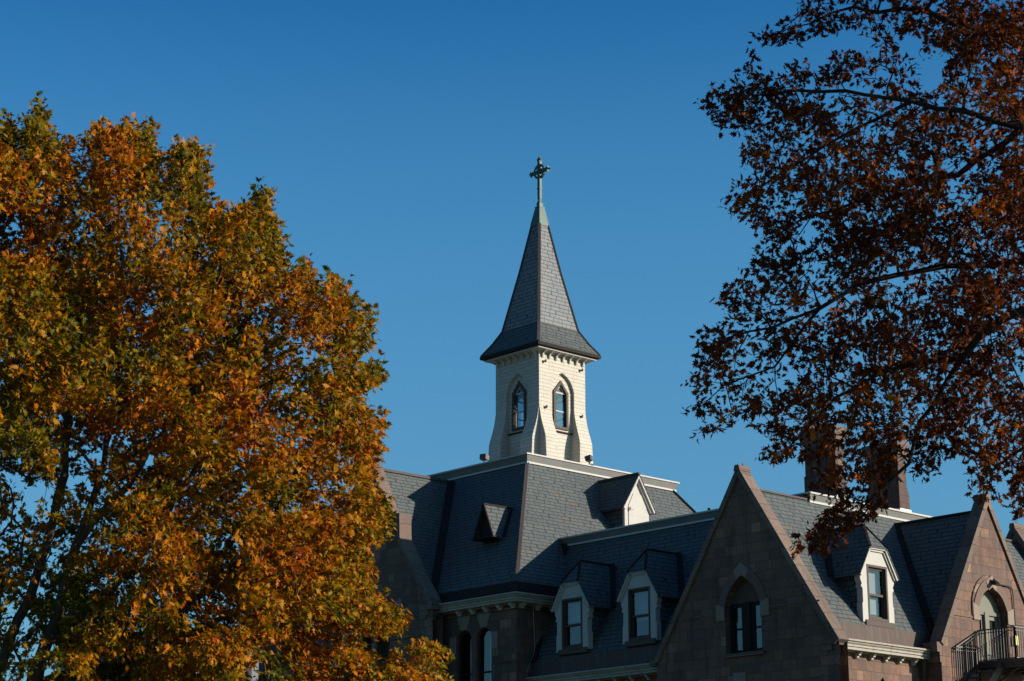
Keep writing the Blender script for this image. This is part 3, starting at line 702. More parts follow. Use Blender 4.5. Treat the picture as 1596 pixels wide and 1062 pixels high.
b.tube([(cx + .30 + .05 * math.cos(t), FY - .035, 15.85 + .08 * math.sin(t)) for t in np.linspace(0, 6.28, 12)], .008, 5)
part(b, 'hatch_door', M['cream'], HD)
# vent dormer on the shaded slope
vy = 55.05; fx = 49.05
b = MB()
b.prism([(fx + .10, vy - .40, 14.72), (fx + .10, vy + .40, 14.72), (fx + .10, vy, 15.80)], (.03, 0, 0)); VD = part(b, 'vent_dormer', M['darkbrown'], label='small triangular vent dormer on the shaded pavilion slope')
b = MB()
for s in (-1, 1): b.prism([(fx, vy + s * .52, 14.70), (fx + 2, vy + s * .52, 14.70), (fx + 2, vy, 15.96), (fx, vy, 15.96)], (0, 0, -.04))
part(b, 'dormer_roof', M['slate'], VD)
b = MB(); b.bar((fx - .02, vy, 15.97), (fx + 1.5, vy, 15.97), .09, .06)
for s in (-1, 1): b.bar((fx - .02, vy + s * .52, 14.68), (fx - .02, vy, 15.93), .05, .10)
b.bar((fx + .05, vy - .6, 14.70), (fx + .05, vy + .6, 14.70), .3, .05); b.bar((fx + 1.35, vy, 15.98), (fx + .50, vy - .54, 14.74), .14, .06)
part(b, 'ridge_flashing', M['darkbrown'], VD)

# ---- chimneys -----------------------------------------------------------
for (cx_, lab) in ((53.85, 'left one of the two brownstone chimneys'), (57.30, 'right one of the two brownstone chimneys')):
    yc_ = 42.62
    c = MB()
    c.box(cx_, cx_ + .56, yc_, yc_ + 1.38, 14.95, 15.6)
    c.prism([(cx_, yc_, 15.6), (cx_ + .56, yc_, 15.6), (cx_ + .44, yc_, 15.95), (cx_, yc_, 15.95)], (0, 1.38, 0))
    c.box(cx_, cx_ + .44, yc_, yc_ + 1.32, 15.95, 17.05)
    for k in range(4): c.box(cx_ - .001 - .03, cx_ + .02, yc_ + .08 + k * .33, yc_ + .30 + k * .33, 15.9, 17.0)
    C_ = part(c, 'chimney', M['chimney_stone'], label=lab)
    t = MB(); t.box(cx_ - .07, cx_ + .51, yc_ - .07, yc_ + 1.39, 17.05, 17.2); t.box(cx_ - .12, cx_ + .56, yc_ - .12, yc_ + 1.44, 17.2, 17.5); part(t, 'chimney_cap', M['coping'], C_)
    t = MB(); t.box(cx_ - .03, cx_ + .60, yc_ - .03, yc_ + 1.42, 14.7, 15.12); part(t, 'flashing_base', M['whitelead'], C_)

# ---- small vents on the pavilion deck -----------------------------------
v1 = MB(); v1.tube([(55.55, 56.1, 18.3), (55.55, 56.1, 18.72)], .05, 8); part(v1, 'vent_pipe', M['grey'])
v1 = MB(); v1.tube([(55.2, 56.5, 18.3), (55.2, 56.5, 18.45), (55.35, 56.5, 18.5)], .05, 8); part(v1, 'vent_pipe', M['grey'])
v1 = MB(); v1.tube([(51.75, 46.5, 14.7), (51.75, 46.5, 14.95)], .05, 8); v1.tube([(54.3, 53.9, 14.7), (54.3, 53.9, 15.1)], .05, 8); part(v1, 'vent_pipe', M['iron'])

# ---- tower --------------------------------------------------------------
TX, TY, TW = 56.2, 59.6, 1.3
ZB = 18.30; ZTOP = 23.62
def face_T(k):
    """k: 0 faces -y, 1 faces -x, 2 +y, 3 +x; returns (s across, o outwards beyond TW, z) -> world"""
    n = [(0, -1), (-1, 0), (0, 1), (1, 0)][k]; t = [(1, 0), (0, -1), (-1, 0), (0, 1)][k]
    return lambda s, o, z: (TX + n[0] * (TW + o) + t[0] * s, TY + n[1] * (TW + o) + t[1] * s, z)
tw = MB(); piers = MB(); band = MB(); wfm = MB(); wpn = MB(); inner = MB(); sl_ = MB(); mul = MB()
AH, AS, AA = .66, 22.05, 22.78          # recess arch half-width, spring, apex
OFF = [(ZB, .47), (19.92, .37), (20.15, .30), (20.45, .19), (20.75, .10), (21.0, .05), (21.3, 0)]
for k in range(4):
    T = face_T(k)
    # flat outer skin with the pointed recess opening
    rec = pointed(0, AH, ZB + .01, AS, AA, bulge=.13)
    polys = [[Vector((-TW, ZB, 0)), Vector((TW, ZB, 0)), Vector((TW, ZTOP, 0)), Vector((-TW, ZTOP, 0))], [Vector((a, z, 0)) for a, z in rec]]
    flat = polys[0] + polys[1]
    for tr in geometry.tessellate_polygon(polys): tw.poly([T(flat[i].x, 0, flat[i].y) for i in tr])
    for i in range(len(rec)):
        a, b = rec[i], rec[(i + 1) % len(rec)]; tw.poly([T(a[0], 0, a[1]), T(b[0], 0, b[1]), T(b[0], -.13, b[1]), T(a[0], -.13, a[1])])
    # recessed panel with window opening (angular head)
    hw_, zb_, zs_, za_ = .37, 20.48, 21.98, 22.42
    win = [(-hw_, zb_), (hw_, zb_), (hw_, zs_), (0, za_), (-hw_, zs_)]
    polys = [[Vector((a, z, 0)) for a, z in pointed(0, AH, ZB, AS, AA, bulge=.13)], [Vector((a, z, 0)) for a, z in win]]
    flat = polys[0] + polys[1]
    for tr in geometry.tessellate_polygon(polys): tw.poly([T(flat[i].x, -.13, flat[i].y) for i in tr])
    for i in range(5):
        a, b = win[i], win[(i + 1) % 5]; tw.poly([T(a[0], -.13, a[1]), T(b[0], -.13, b[1]), T(b[0], -.33, b[1]), T(a[0], -.33, a[1])])
    # flared piers either side
    for s in (-1, 1):
        for i in range(len(OFF) - 1):
            (za, oa), (zb2, ob) = OFF[i], OFF[i + 1]
            ia, ib = .50 + (.155 * min(1, (za - ZB) / 2.2)), .50 + (.155 * min(1, (zb2 - ZB) / 2.2))
            fa = [T(s * ia, -.13, za), T(s * ia, oa, za), T(s * TW, oa, za), T(s * TW, 0, za)]
            fb = [T(s * ib, -.13, zb2), T(s * ib, ob, zb2), T(s * TW, ob, zb2), T(s * TW, 0, zb2)]
            for j in range(3): piers.poly([fa[j], fa[j + 1], fb[j + 1], fb[j]])
        # plain base block
        for (zlo, zhi, o) in ((ZB, 18.72, .50),):
            b0 = [T(s * .52, .0, zlo), T(s * .52, o, zlo), T(s * (TW + .012), o, zlo), T(s * (TW + .012), 0, zlo)]
            band.prism(b0, (0, 0, zhi - zlo))
    band.prism([T(-.53, -.12, ZB), T(-.53, .04, ZB), T(.53, .04, ZB), T(.53, -.12, ZB)], (0, 0, .26))
    # window frame
    def off_(q, d): 
        a = .5 * d
        return [(-hw_ + d, zb_ + d), (hw_ - d, zb_ + d), (hw_ - d, zs_ - a), (0, za_ - d * 1.35), (-hw_ + d, zs_ - a)]
    def rg(mb, o0, o1, A, B):
        for i in range(5):
            j = (i + 1) % 5
            for o in (o0, o1): mb.poly([T(A[i][0], o, A[i][1]), T(A[j][0], o, A[j][1]), T(B[j][0], o, B[j][1]), T(B[i][0], o, B[i][1])])
            mb.poly([T(A[i][0], o0, A[i][1]), T(A[j][0], o0, A[j][1]), T(A[j][0], o1, A[j][1]), T(A[i][0], o1, A[i][1])])
            mb.poly([T(B[i][0], o0, B[i][1]), T(B[j][0], o0, B[j][1]), T(B[j][0], o1, B[j][1]), T(B[i][0], o1, B[i][1])])
    rg(wfm, -.07, -.2, off_(0, -.04), off_(0, .07))
    sl_.prism([T(-AH, -.05, 20.30), T(AH, -.05, 20.30), T(AH, -.13, 20.30), T(-AH, -.13, 20.30)], (0, 0, .04))
    fr2 = []
    for (a0, a1, z0_, z1_, o) in ((-.29, .29, 21.93, 22.0, -.16), (-.29, .29, 21.18, 21.23, -.18)):
        mul.prism([T(a0, o, z0_), T(a1, o, z0_), T(a1, o - .05, z0_), T(a0, o - .05, z0_)], (0, 0, z1_ - z0_))
    for s in (-1, 1): mul.prism([T(s * .30, -.16, 21.98), T(s * .22, -.16, 21.98), T(0, -.16, 22.20), T(0, -.16, 22.31)], tuple(np.array(T(0, -.21, 0)) - np.array(T(0, -.16, 0))))
    wpn.poly([T(a, -.19, z) for a, z in off_(0, .06)])
    inner.poly([T(a * .99, -.9, z) for a, z in win])
TWR = part(tw, 'tower', M['siding'], label='white clapboard tower')
part(piers, 'buttress', M['siding'], TWR); part(band, 'base_board', M['cream'], TWR)
part(wfm, 'window_frame', M['brown'], TWR); part(mul, 'window_bar', M['cream'], TWR); part(wpn, 'window_pane', M['glass'], TWR); part(sl_, 'sill', M['darkbrown'], TWR); part(inner, 'dark_room', M['dark'], TWR)
for k in range(4):
    T = face_T(k)
    for s in np.linspace(-1.14, 1.14, 7):
        b = MB(); b.prism([T(s - .035, 0, 23.2), T(s - .035, .07, 23.26), T(s - .035, .12, 23.4), T(s - .035, .30, 23.5), T(s - .035, .34, 23.62), T(s - .035, 0, 23.62)], tuple(np.array(T(s + .035, 0, 0)) - np.array(T(s - .035, 0, 0))))
        part(b, 'eave_bracket', M['cream'], TWR)
lf = MB()
for k, s, z in ((0, -1.02, 23.1), (0, 1.05, 23.08), (0, -.98, 21.2), (0, 1.02, 21.12)):
    T = face_T(k); lf.tube([T(s, 0, z), T(s, .10, z - .03)], [.03, .055], 8); lf.tube([T(s, .10, z - .03), T(s, .12, z + .05)], .03, 6)
part(lf, 'tower_lamp', M['brown'], TWR)
# ---- spire --------------------------------------------------------------
def sq(w_, z): return [(TX - w_, TY - w_, z), (TX + w_, TY - w_, z), (TX + w_, TY + w_, z), (TX - w_, TY + w_, z)]
sp = MB(); levels = [(1.74, 23.74), (1.42, 24.22), (1.12, 24.78), (.62, 27.30), (.25, 29.42)]
for (wa, za), (wb, zb3) in zip(levels[:-1], levels[1:]):
    A, B = sq(wa, za), sq(wb, zb3)
    for i in range(4): sp.poly([A[i], A[(i + 1) % 4], B[(i + 1) % 4], B[i]], 0 if za >= 24.7 else 1)
SP = part(sp, 'spire', [M['spire_slate'], M['slate']])
ev = MB()
ev.sweep([(TX - 1.74, TY + 1.74), (TX - 1.74, TY - 1.74), (TX + 1.74, TY - 1.74), (TX + 1.74, TY + 1.74)], [(0.0, 23.745), (.04, 23.72), (.03, 23.60), (-.08, 23.56), (-.10, 23.62)], 0, True)
part(ev, 'eave_fascia', M['darkbrown'], SP)
sf = MB(); A, B = sq(1.70, 23.60), sq(1.28, 23.60)
for i in range(4): sf.poly([A[i], A[(i + 1) % 4], B[(i + 1) % 4], B[i]])
sf.sweep([(TX - 1.3, TY + 1.3), (TX - 1.3, TY - 1.3), (TX + 1.3, TY - 1.3), (TX + 1.3, TY + 1.3)], [(0, 23.6), (.36, 23.6), (.34, 23.52), (.03, 23.50), (0, 23.44)], 0, True)
part(sf, 'soffit', M['cream'], SP)
hf = MB()
for i in range(4):
    for (wa, za), (wb, zb3) in zip(levels[:-1], levels[1:]):
        a, b = sq(wa, za)[i], sq(wb, zb3)[i]; hf.bar(a, b, .12, .07, up=(TX - a[0], TY - a[1], 0))
hf.sweep([(TX - 1.12, TY + 1.12), (TX - 1.12, TY - 1.12), (TX + 1.12, TY - 1.12), (TX + 1.12, TY + 1.12)], [(-.02, 24.80), (.02, 24.79), (.025, 24.75), (0, 24.74)], 0, True)
part(hf, 'hip_flashing', M['hip'], SP)
cc = MB()
lv = [(.29, 29.36), (.26, 29.55), (.17, 30.05), (.14, 30.20), (.15, 30.21), (.15, 30.25), (.09, 30.27), (.10, 30.40), (.05, 30.55), (.045, 30.62)]
for (wa, za), (wb, zb3) in zip(lv[:-1], lv[1:]):
    A, B = sq(wa, za), sq(wb, zb3)
    for i in range(4): cc.poly([A[i], A[(i + 1) % 4], B[(i + 1) % 4], B[i]])
cc.poly(sq(.045, 30.62))
for i in range(4): a = sq(.16, 30.0)[i]; b = sq(.27, 29.45)[i]; cc.bar(b, a, .035, .03, up=(1, 0, 0))
part(cc, 'copper_cap', M['verdigris'], SP)
cr = MB()     # cross lies in the plane facing -x: arms run along y
cr.box(TX - .065, TX + .065, TY - .07, TY + .07, 30.6, 32.38)
cr.box(TX - .085, TX + .085, TY - .085, TY + .085, 31.05, 31.10)
ZC = 31.84
for sgn in (-1, 1):
    cr.box(TX - .05, TX + .05, min(TY, TY + sgn * .50), max(TY, TY + sgn * .50), ZC - .07, ZC + .07)
    cr.prism([(TX - .055, TY + sgn * .46, ZC - .10), (TX - .055, TY + sgn * .53, ZC - .12), (TX - .055, TY + sgn * .53, ZC - .05), (TX - .055, TY + sgn * .63, ZC), (TX - .055, TY + sgn * .53, ZC + .05), (TX - .055, TY + sgn * .53, ZC + .12), (TX - .055, TY + sgn * .46, ZC + .10)], (.11, 0, 0))
cr.prism([(TX - .055, TY - .10, 32.34), (TX - .055, TY + .10, 32.34), (TX - .055, TY + .12, 32.40), (TX - .055, TY + .04, 32.44), (TX - .055, TY, 32.56), (TX - .055, TY - .04, 32.44), (TX - .055, TY - .12, 32.40)], (.11, 0, 0))
N = 28
for i in range(N):
    t0, t1 = 2 * math.pi * i / N, 2 * math.pi * (i + 1) / N
    q = [(TX - .045, TY + r * math.cos(t), ZC + r * math.sin(t)) for r, t in ((.24, t0), (.33, t0), (.33, t1), (.24, t1))]; cr.prism(q, (.09, 0, 0))
for i in range(4):
    t = math.pi / 4 + i * math.pi / 2; cr.tube([(TX, TY + .06 * math.cos(t), ZC + .06 * math.sin(t)), (TX, TY + .17 * math.cos(t), ZC + .17 * math.sin(t))], [.05, .03], 6)
part(cr, 'cross', M['cross'], SP, 'green copper ringed cross')

# ================================================================== floodlights (stand on the curb)
def floodlight(p, yaw, label):
    r = empty('floodlight', p); tag(r, label, 'floodlight', 'floodlights aimed at the tower')
    o3 = p; ca, sa = math.cos(yaw), math.sin(yaw)
    def T(a, b, c): return (p[0] + ca * a - sa * b, p[1] + sa * a + ca * b, p[2] + c)
    st = MB(); st.tube([T(0, 0, 0), T(0, 0, .16)], .02, 6); st.bar(T(-.16, 0, .01), T(.16, 0, .01), .12, .03); st.bar(T(0, -.13, .16), T(0, .13, .16), .03, .02); st.build('stand', M['iron'], r, org=p)
    hs = MB(); q = [T(-.10, -.13, .20), T(.12, -.15, .16), T(.16, -.15, .34), T(-.08, -.13, .40)]
    hs.prism(q, np.array(T(0, .28, 0)) - np.array(T(0, 0, 0))); hs.build('housing', M['iron'], r, org=p)
    ln = MB(); q = [T(.125, -.12, .18), T(.165, -.12, .33), T(.165, .11, .33), T(.125, .11, .18)]; ln.prism(q, np.array(T(.006, 0, 0)) - np.array(T(0, 0, 0))); ln.build('lens', M['grey'], r, org=p)
    return r
floodlight((51.95, 58.3, 18.37), .3, 'dark floodlight on the pavilion roof edge left of the white tower')
floodlight((55.15, 55.72, 18.38), 2.0, 'dark floodlight on the pavilion roof edge right of the white tower')

# ================================================================== fire escape
fe = empty('fire_escape', (C2, YG, 9.0)); tag(fe, 'rusty iron balcony and stair with barred railings below the arched door', 'fire escape')
def fpart(mb, name, m, parent=fe): return mb.build(name, m, parent, org=(C2, YG, 9.0))
XL = 54.98; ZF = 9.22
pl_ = MB(); pl_.box(XL, 58.0, YG - 2.9, YG - .01, ZF - .06, ZF); fpart(pl_, 'platform', M['iron'])
bm = MB(); bm.box(XL - .04, XL, YG - 2.9, YG - .01, ZF - .24, ZF + .03); bm.box(XL, 58.0, YG - 2.94, YG - 2.9, ZF - .24, ZF + .03)
for k in range(3): bm.box(XL + .7 + k * .8, XL + .76 + k * .8, YG - 2.88, YG - .05, ZF - .2, ZF - .07)
fpart(bm, 'beam', M['iron'])
def railing(a, b, h, name='railing', n=12, scroll=True, bot0=None, bot1=None, second=.10):
    a = np.array(a, float); b = np.array(b, float); r = MB(); u = np.array([0, 0, 1.])
    ta, tb = a + u * h, b + u * h
    r.bar(ta, tb, .05, .035); r.bar(ta - u * second, tb - u * second, .025, .02); r.bar(a + u * .06, b + u * .06, .03, .03)
    for i in range(n + 1):
        t = i / n; q = a + (b - a) * t
        wd = .045 if i in (0, n) else .022
        r.bar(q, q + u * h, wd)
    fpart(r, name, M['iron'])
RH = 1.02
railing((XL + .02, YG - .05, ZF), (XL + .02, YG - 1.42, ZF), RH, n=13)
railing((XL + .02, YG - 1.42, ZF), (XL + 2.9, YG - 1.42, ZF), RH, n=24)
# sweeping stair down to the left along the wall
st = MB(); x_a, x_b = XL - .02, XL - 2.6; yw = YG - .12; yo = YG - .95
dzdx = .86
for yy in (yw, yo): st.bar((x_a, yy, ZF - .12), (x_b, yy, ZF - .12 - (x_a - x_b) * dzdx), .04, .22)
for i in range(13):
    xx = x_a - .2 * (i + .5); st.box(xx - .11, xx + .11, yo, yw, ZF - .2 * dzdx * (i + 1) - .02, ZF - .2 * dzdx * (i + 1) + .01)
fpart(st, 'stair', M['iron'])
r = MB()   # wall-side sloping rail
pA, pB = np.array((XL, yw, ZF + RH - .02)), np.array((XL - 1.28, yw, ZF + RH - .62))
r.bar(pA, pB, .05, .035); r.bar(pA - (0, 0, .1), pB - (0, 0, .1), .025, .02)
for i in range(13):
    t = i / 12; q = pA + (pB - pA) * t; r.bar((q[0], yw, q[2]), (q[0], yw, ZF - (XL - q[0]) * dzdx), .022)
pC = pB + (1.02, -.02, 0.02)
r.bar(pB, pC, .05, .035); r.bar(pB - (0, 0, .1), pC - (0, 0, .1), .025, .02); r.bar(pC, (pC[0], pC[1], ZF - .3), .05)
fpart(r, 'railing', M['iron'])
# brackets, lower flight and its railing
r = MB()
r.bar((XL + .1, YG - .02, ZF - 1.0), (XL + .1, YG - 1.5, ZF - .2), .05); r.bar((XL + 2.4, YG - .02, ZF - 1.0), (XL + 2.4, YG - 1.5, ZF - .2), .05); r.bar((XL + .1, YG - .03, ZF - 1.0), (XL + .1, YG - .03, ZF - .1), .05)
r.bar((XL + .1, YG - 2.85, ZF - .25), (XL + .1, YG - 2.85, 0), .09); r.bar((57.9, YG - 2.85, ZF - .25), (57.9, YG - 2.85, 0), .09)
fpart(r, 'bracket', M['iron'])
r = MB()
a, b_ = np.array((XL + .4, YG - 1.55, ZF - .95)), np.array((XL + 3.0, YG - 1.55, ZF - 2.9))
for o in (0, -.9): r.bar(a + (0, o, 0), b_ + (0, o, 0), .04, .2)
for i in range(14): q = a + (b_ - a) * ((i + .5) / 14); r.box(q[0] - .12, q[0] + .12, YG - 2.45, YG - 1.55, q[2] + .03, q[2] + .06)
r.box(XL - .2, XL + .6, YG - 2.5, YG - 1.5, ZF - 1.0, ZF - .94)
fpart(r, 'stair', M['iron'])
railing((XL - .2, YG - 1.5, ZF - 1.62), (XL + 2.4, YG - 1.5, ZF - 1.62), .85, n=20)

# ================================================================== ground
g = MB(); g.poly([(-500, -500, 0), (600, -500, 0), (600, 700, 0), (-500, 700, 0)])
b = NB('lawn'); geo = b.n('ShaderNodeNewGeometry').outputs['Position']
b.base(b.ramp(b.noise(geo, .8, 8, .7), [(.3, (.035, .055, .015)), (.6, (.07, .09, .025)), (.8, (.12, .09, .03))])); b.rough(.9)
tag(g.build('ground', b.m), kind='structure')
g = MB(); g.poly([(-20, 30, .004), (46, 20, .004), (46, 23, .004), (-20, 33, .004)])
tag(g.build('path', plain('path_concrete', (.30, .28, .25), .9, .15)), kind='structure')

# distant pale hall behind the maple
db_ = empty('distant_building', (60, 150, 0)); tag(db_, 'distant grey flat-roofed building glimpsed below the left maple crown', 'building')
def at(px, py, d):
    u = (px - 798) / FPX; v = (531 - py) / FPX
    r = FW * (math.cos(PITCH) - v * math.sin(PITCH)) + RT * u + UP * (math.sin(PITCH) + v * math.cos(PITCH))
    return CAM + r * (d / math.hypot(r[0], r[1]))
q0 = at(300, 990, 150); q1 = at(500, 990, 165)
dvec = (q1 - q0); dvec[2] = 0; L_ = np.linalg.norm(dvec); dvec /= L_; back = np.array([-dvec[1], dvec[0], 0]); back = back if np.dot(back, FW) > 0 else -back
HT = q0[2]
wv = MB(); base = [np.array([*q0[:2], 0.]), np.array([*(q0 + dvec * L_)[:2], 0.])]; base += [base[1] + back * 12, base[0] + back * 12]
wv.prism(base, (0, 0, HT)); wv.build('wall', plain('grey_render', (.085, .088, .095), .8, .1, .5), db_, org=(60, 150, 0))
ev_ = MB(); bb = [base[0] - back * .3 - dvec * .3, base[1] - back * .3 + dvec * .3, base[2] + back * .3, base[3] + back * .3]
ev_.prism([p + (0, 0, HT) for p in bb], (0, 0, .5)); ev_.build('roof', M['darkbrown'], db_, org=(60, 150, 0))
for fl_ in range(4):
    for i in range(5):
        a = base[0] + dvec * (1.0 + i * 2.0) + np.array([0, 0, HT - 2.6 - fl_ * 3.6]) - back * .04
        wb = MB(); wb.prism([a, a + dvec * .9, a + dvec * .9 + (0, 0, 1.6), a + (0, 0, 1.6)], back * .03); wb.build('window', M['dark'], db_, org=(60, 150, 0))

# ================================================================== trees
def in_poly(P, poly):
    x, y = P[:, 0], P[:, 1]; ins = np.zeros(len(P), bool); n = len(poly); j = n - 1
    for i in range(n):
        xi, yi = poly[i]; xj, yj = poly[j]
        c = ((yi > y) != (yj > y)) & (x < (xj - xi) * (y - yi) / (yj - yi + 1e-12) + xi); ins ^= c; j = i
    return ins
def edge_dist(P, poly):
    d = np.full(len(P), 1e9); n = len(poly)
    for i in range(n):
        a = np.array(poly[i], float); b = np.array(poly[(i + 1) % n], float); ab = b - a
        t = np.clip(((P - a) @ ab) / (ab @ ab + 1e-9), 0, 1); d = np.minimum(d, np.linalg.norm(P - (a + t[:, None] * ab), axis=1))
    return d
def vnoise(P, scale, seed):
    """smooth value noise in 3-D"""
    r = np.random.default_rng(seed); G = r.random((32, 32, 32)); q = P / scale + 1000; i = np.floor(q).astype(int); f = q - i; f = f * f * (3 - 2 * f); i %= 31
    out = 0
    for dx in (0, 1):
        for dy in (0, 1):
            for dz in (0, 1):
                w_ = (f[:, 0] if dx else 1 - f[:, 0]) * (f[:, 1] if dy else 1 - f[:, 1]) * (f[:, 2] if dz else 1 - f[:, 2])
                out = out + w_ * G[i[:, 0] + dx, i[:, 1] + dy, i[:, 2] + dz]
    return out
def at_many(px, py, d):
    u = (px - 798) / FPX; v = (531 - py) / FPX
    r = FW[None] * (math.cos(PITCH) - v * math.sin(PITCH))[:, None] + RT[None] * u[:, None] + UP[None] * (math.sin(PITCH) + v * math.cos(PITCH))[:, None]
    return CAM + r * (d / np.hypot(r[:, 0], r[:, 1]))[:, None]
def thin(P, dmin):
    """drop points closer than dmin (grid)"""
    keep = []; grid = {}
    for k, p in enumerate(P):
        c = tuple(np.floor(p[:3] / dmin).astype(int)); ok = True
        for dx in (-1, 0, 1):
            for dy in (-1, 0, 1):
                for dz in (-1, 0, 1):
                    for q in grid.get((c[0] + dx, c[1] + dy, c[2] + dz), ()):
                        if np.sum((P[q][:3] - p[:3]) ** 2) < dmin * dmin: ok = False; break
        if ok: grid.setdefault(c, []).append(k); keep.append(k)
    return P[keep]
def grow(limbs, attract, order_from, step=.45, r_tip=.004, r_pow=2.3, seed=1, sag=0.0):
    """limbs: polylines of points (first starts at the ground). attractors are joined to the nearest limb or twig."""
    r = np.random.default_rng(seed); N = []; par = []; fixed = []
    for L in limbs:
        L = [np.array(p, float) for p in L]
        start = len(N) - 1 if False else None
        if N: 
            d = np.linalg.norm(np.array(N) - L[0], axis=1); pi = int(np.argmin(d))
        else: N.append(L[0]); par.append(-1); pi = 0
        for a, b in zip(L[:-1], L[1:]):
            n = max(1, int(np.linalg.norm(b - a) / step))
            for k in range(1, n + 1):
                q = a + (b - a) * k / n + r.normal(0, .035, 3) * step * 2
                N.append(q); par.append(pi); pi = len(N) - 1
    cap_ = len(N) + len(attract) * 12; A = np.zeros((cap_, 3)); A[:len(N)] = N; n_ = len(N); base = np.zeros(cap_)
    order = np.argsort(np.linalg.norm(attract - np.array(order_from), axis=1)); tips = []
    for k in order:
        p = attract[k]; dv = A[:n_] - p; d = np.sqrt((dv * dv).sum(1)) + base[:n_] * .12; j = int(np.argmin(d)); a = A[j].copy(); L = np.linalg.norm(p - a)
        if L < .02: tips.append(j); continue
        n = min(11, max(1, int(L / step + .5))); pi = j
        mid = (a + p) / 2 + r.normal(0, .10, 3) * L + np.array([0, 0, .10 * L])
        for i in range(1, n + 1):
            t = i / n; q = (1 - t) ** 2 * a + 2 * t * (1 - t) * mid + t * t * p
            A[n_] = q; par.append(pi); base[n_] = base[j] + L * t; pi = n_; n_ += 1
        tips.append(pi)
    A = A[:n_]; par = np.array(par); w_ = np.zeros(n_)
    ch = np.bincount(par[par >= 0], minlength=n_)
    acc = np.where(ch == 0, r_tip ** r_pow, 0.0)
    for i in range(n_ - 1, 0, -1): 
        acc[i] += (r_tip * .35) ** r_pow; acc[par[i]] += acc[i]
    rad = acc ** (1 / r_pow)
    return A, par, rad, np.array(tips)
def tube_mesh(name, A, par, rad, mat, parent, org, rmin=.0):
    idx = np.array([i for i in range(1, len(A)) if par[i] >= 0 and rad[i] >= rmin]); K = 5
    a = A[par[idx]]; b = A[idx]; ra = np.minimum(rad[par[idx]], rad[idx] * 1.35); rb = rad[idx]
    d = b - a; L = np.linalg.norm(d, axis=1, keepdims=True); d = d / np.maximum(L, 1e-6); b = b + d * rb[:, None] * .5
    ref = np.where(np.abs(d[:, 2:3]) < .9, np.array([[0, 0, 1.]]), np.array([[1., 0, 0]])); u = np.cross(d, ref); u /= np.linalg.norm(u, axis=1, keepdims=True); v = np.cross(d, u)
    big = rad[idx].max()
    ang = np.arange(K) * 2 * math.pi / K
    ringa = a[:, None] + ra[:, None, None] * (u[:, None] * np.cos(ang)[None, :, None] + v[:, None] * np.sin(ang)[None, :, None])
    ringb = b[:, None] + rb[:, None, None] * (u[:, None] * np.cos(ang)[None, :, None] + v[:, None] * np.sin(ang)[None, :, None])
    V = np.concatenate([ringa, ringb], 1).reshape(-1, 3) - np.array(org); n = len(idx)
    k = np.arange(K); f = np.stack([k, (k + 1) % K, (k + 1) % K + K, k + K], 1); F = (f[None] + (np.arange(n) * 2 * K)[:, None, None]).reshape(-1, 4)
    return raw_mesh(name, V, F, mat, parent, smooth=True)
def raw_mesh(name, V, F, mat, parent, smooth=False, attr=None):
    me = bpy.data.meshes.new(name); me.vertices.add(len(V)); me.vertices.foreach_set('co', V.astype(np.float32).ravel())
    k = F.shape[1]; me.loops.add(F.size); me.loops.foreach_set('vertex_index', F.astype(np.int32).ravel())
    me.polygons.add(len(F)); me.polygons.foreach_set('loop_start', np.arange(0, F.size, k, dtype=np.int32)); me.polygons.foreach_set('loop_total', np.full(len(F), k, np.int32))
    if smooth: me.polygons.foreach_set('use_smooth', np.ones(len(F), bool))
    if attr is not None:
        at_ = me.attributes.new('leaf_tone', 'FLOAT', 'FACE'); at_.data.foreach_set('value', attr.astype(np.float32))
    me.materials.append(mat); me.update(calc_edges=True); me.validate()
    o = bpy.data.objects.new(name, me); col.objects.link(o)
    if parent: o.parent = parent
    return o
# oak/maple leaf outline with pointed lobes, stem at origin, tip at +y
LEAF = np.array([(0, 0), (.10, .16), (.34, .10), (.20, .30), (.50, .42), (.21, .50), (.34, .74), (.12, .68), (0, 1.0), (-.12, .68), (-.34, .74), (-.21, .50), (-.50, .42), (-.20, .30), (-.34, .10), (-.10, .16)])
def leaves_mesh(name, C, size, tone, mat, parent, org, r, droop=.4, fold=.25, along=None, al=1.0, thinl=.9):
    n = len(C)
    # direction of the midrib: random, drooping
    d = r.normal(size=(n, 3)) * .75; d[:, 2] -= droop * 1.2
    if along is not None: d = d + along * al
    d = d; d /= np.linalg.norm(d, axis=1, keepdims=True)
    a = r.normal(size=(n, 3)); s = np.cross(d, a); s /= np.linalg.norm(s, axis=1, keepdims=True); nn = np.cross(d, s)
    sz = size * r.uniform(.5, 1.3, n)
    O = LEAF; m = len(O)
    crl = r.uniform(-.7, .5, (n, 1)); fold = r.uniform(-.1, .8, (n, 1))
    x = O[None, :, 0] * thinl * r.uniform(.55, 1.1, (n, 1)); y = O[None, :, 1] - .1
    hgt = fold * np.abs(x) + crl * y * y
    V = C[:, None] + sz[:, None, None] * (s[:, None] * x[..., None] * np.ones((n, 1, 1)) + d[:, None] * (y[..., None] * np.ones((n, 1, 1))) + nn[:, None] * hgt[..., None])
    ctr = C[:, None] + sz[:, None, None] * (d[:, None] * .38)
    V = np.concatenate([V, ctr], 1).reshape(-1, 3) - np.array(org)
    k = np.arange(m); f = np.stack([k, (k + 1) % m, np.full(m, m)], 1)
    F = (f[None] + (np.arange(n) * (m + 1))[:, None, None]).reshape(-1, 3)
    return raw_mesh(name, V, F, mat, parent, attr=np.repeat(tone, m))
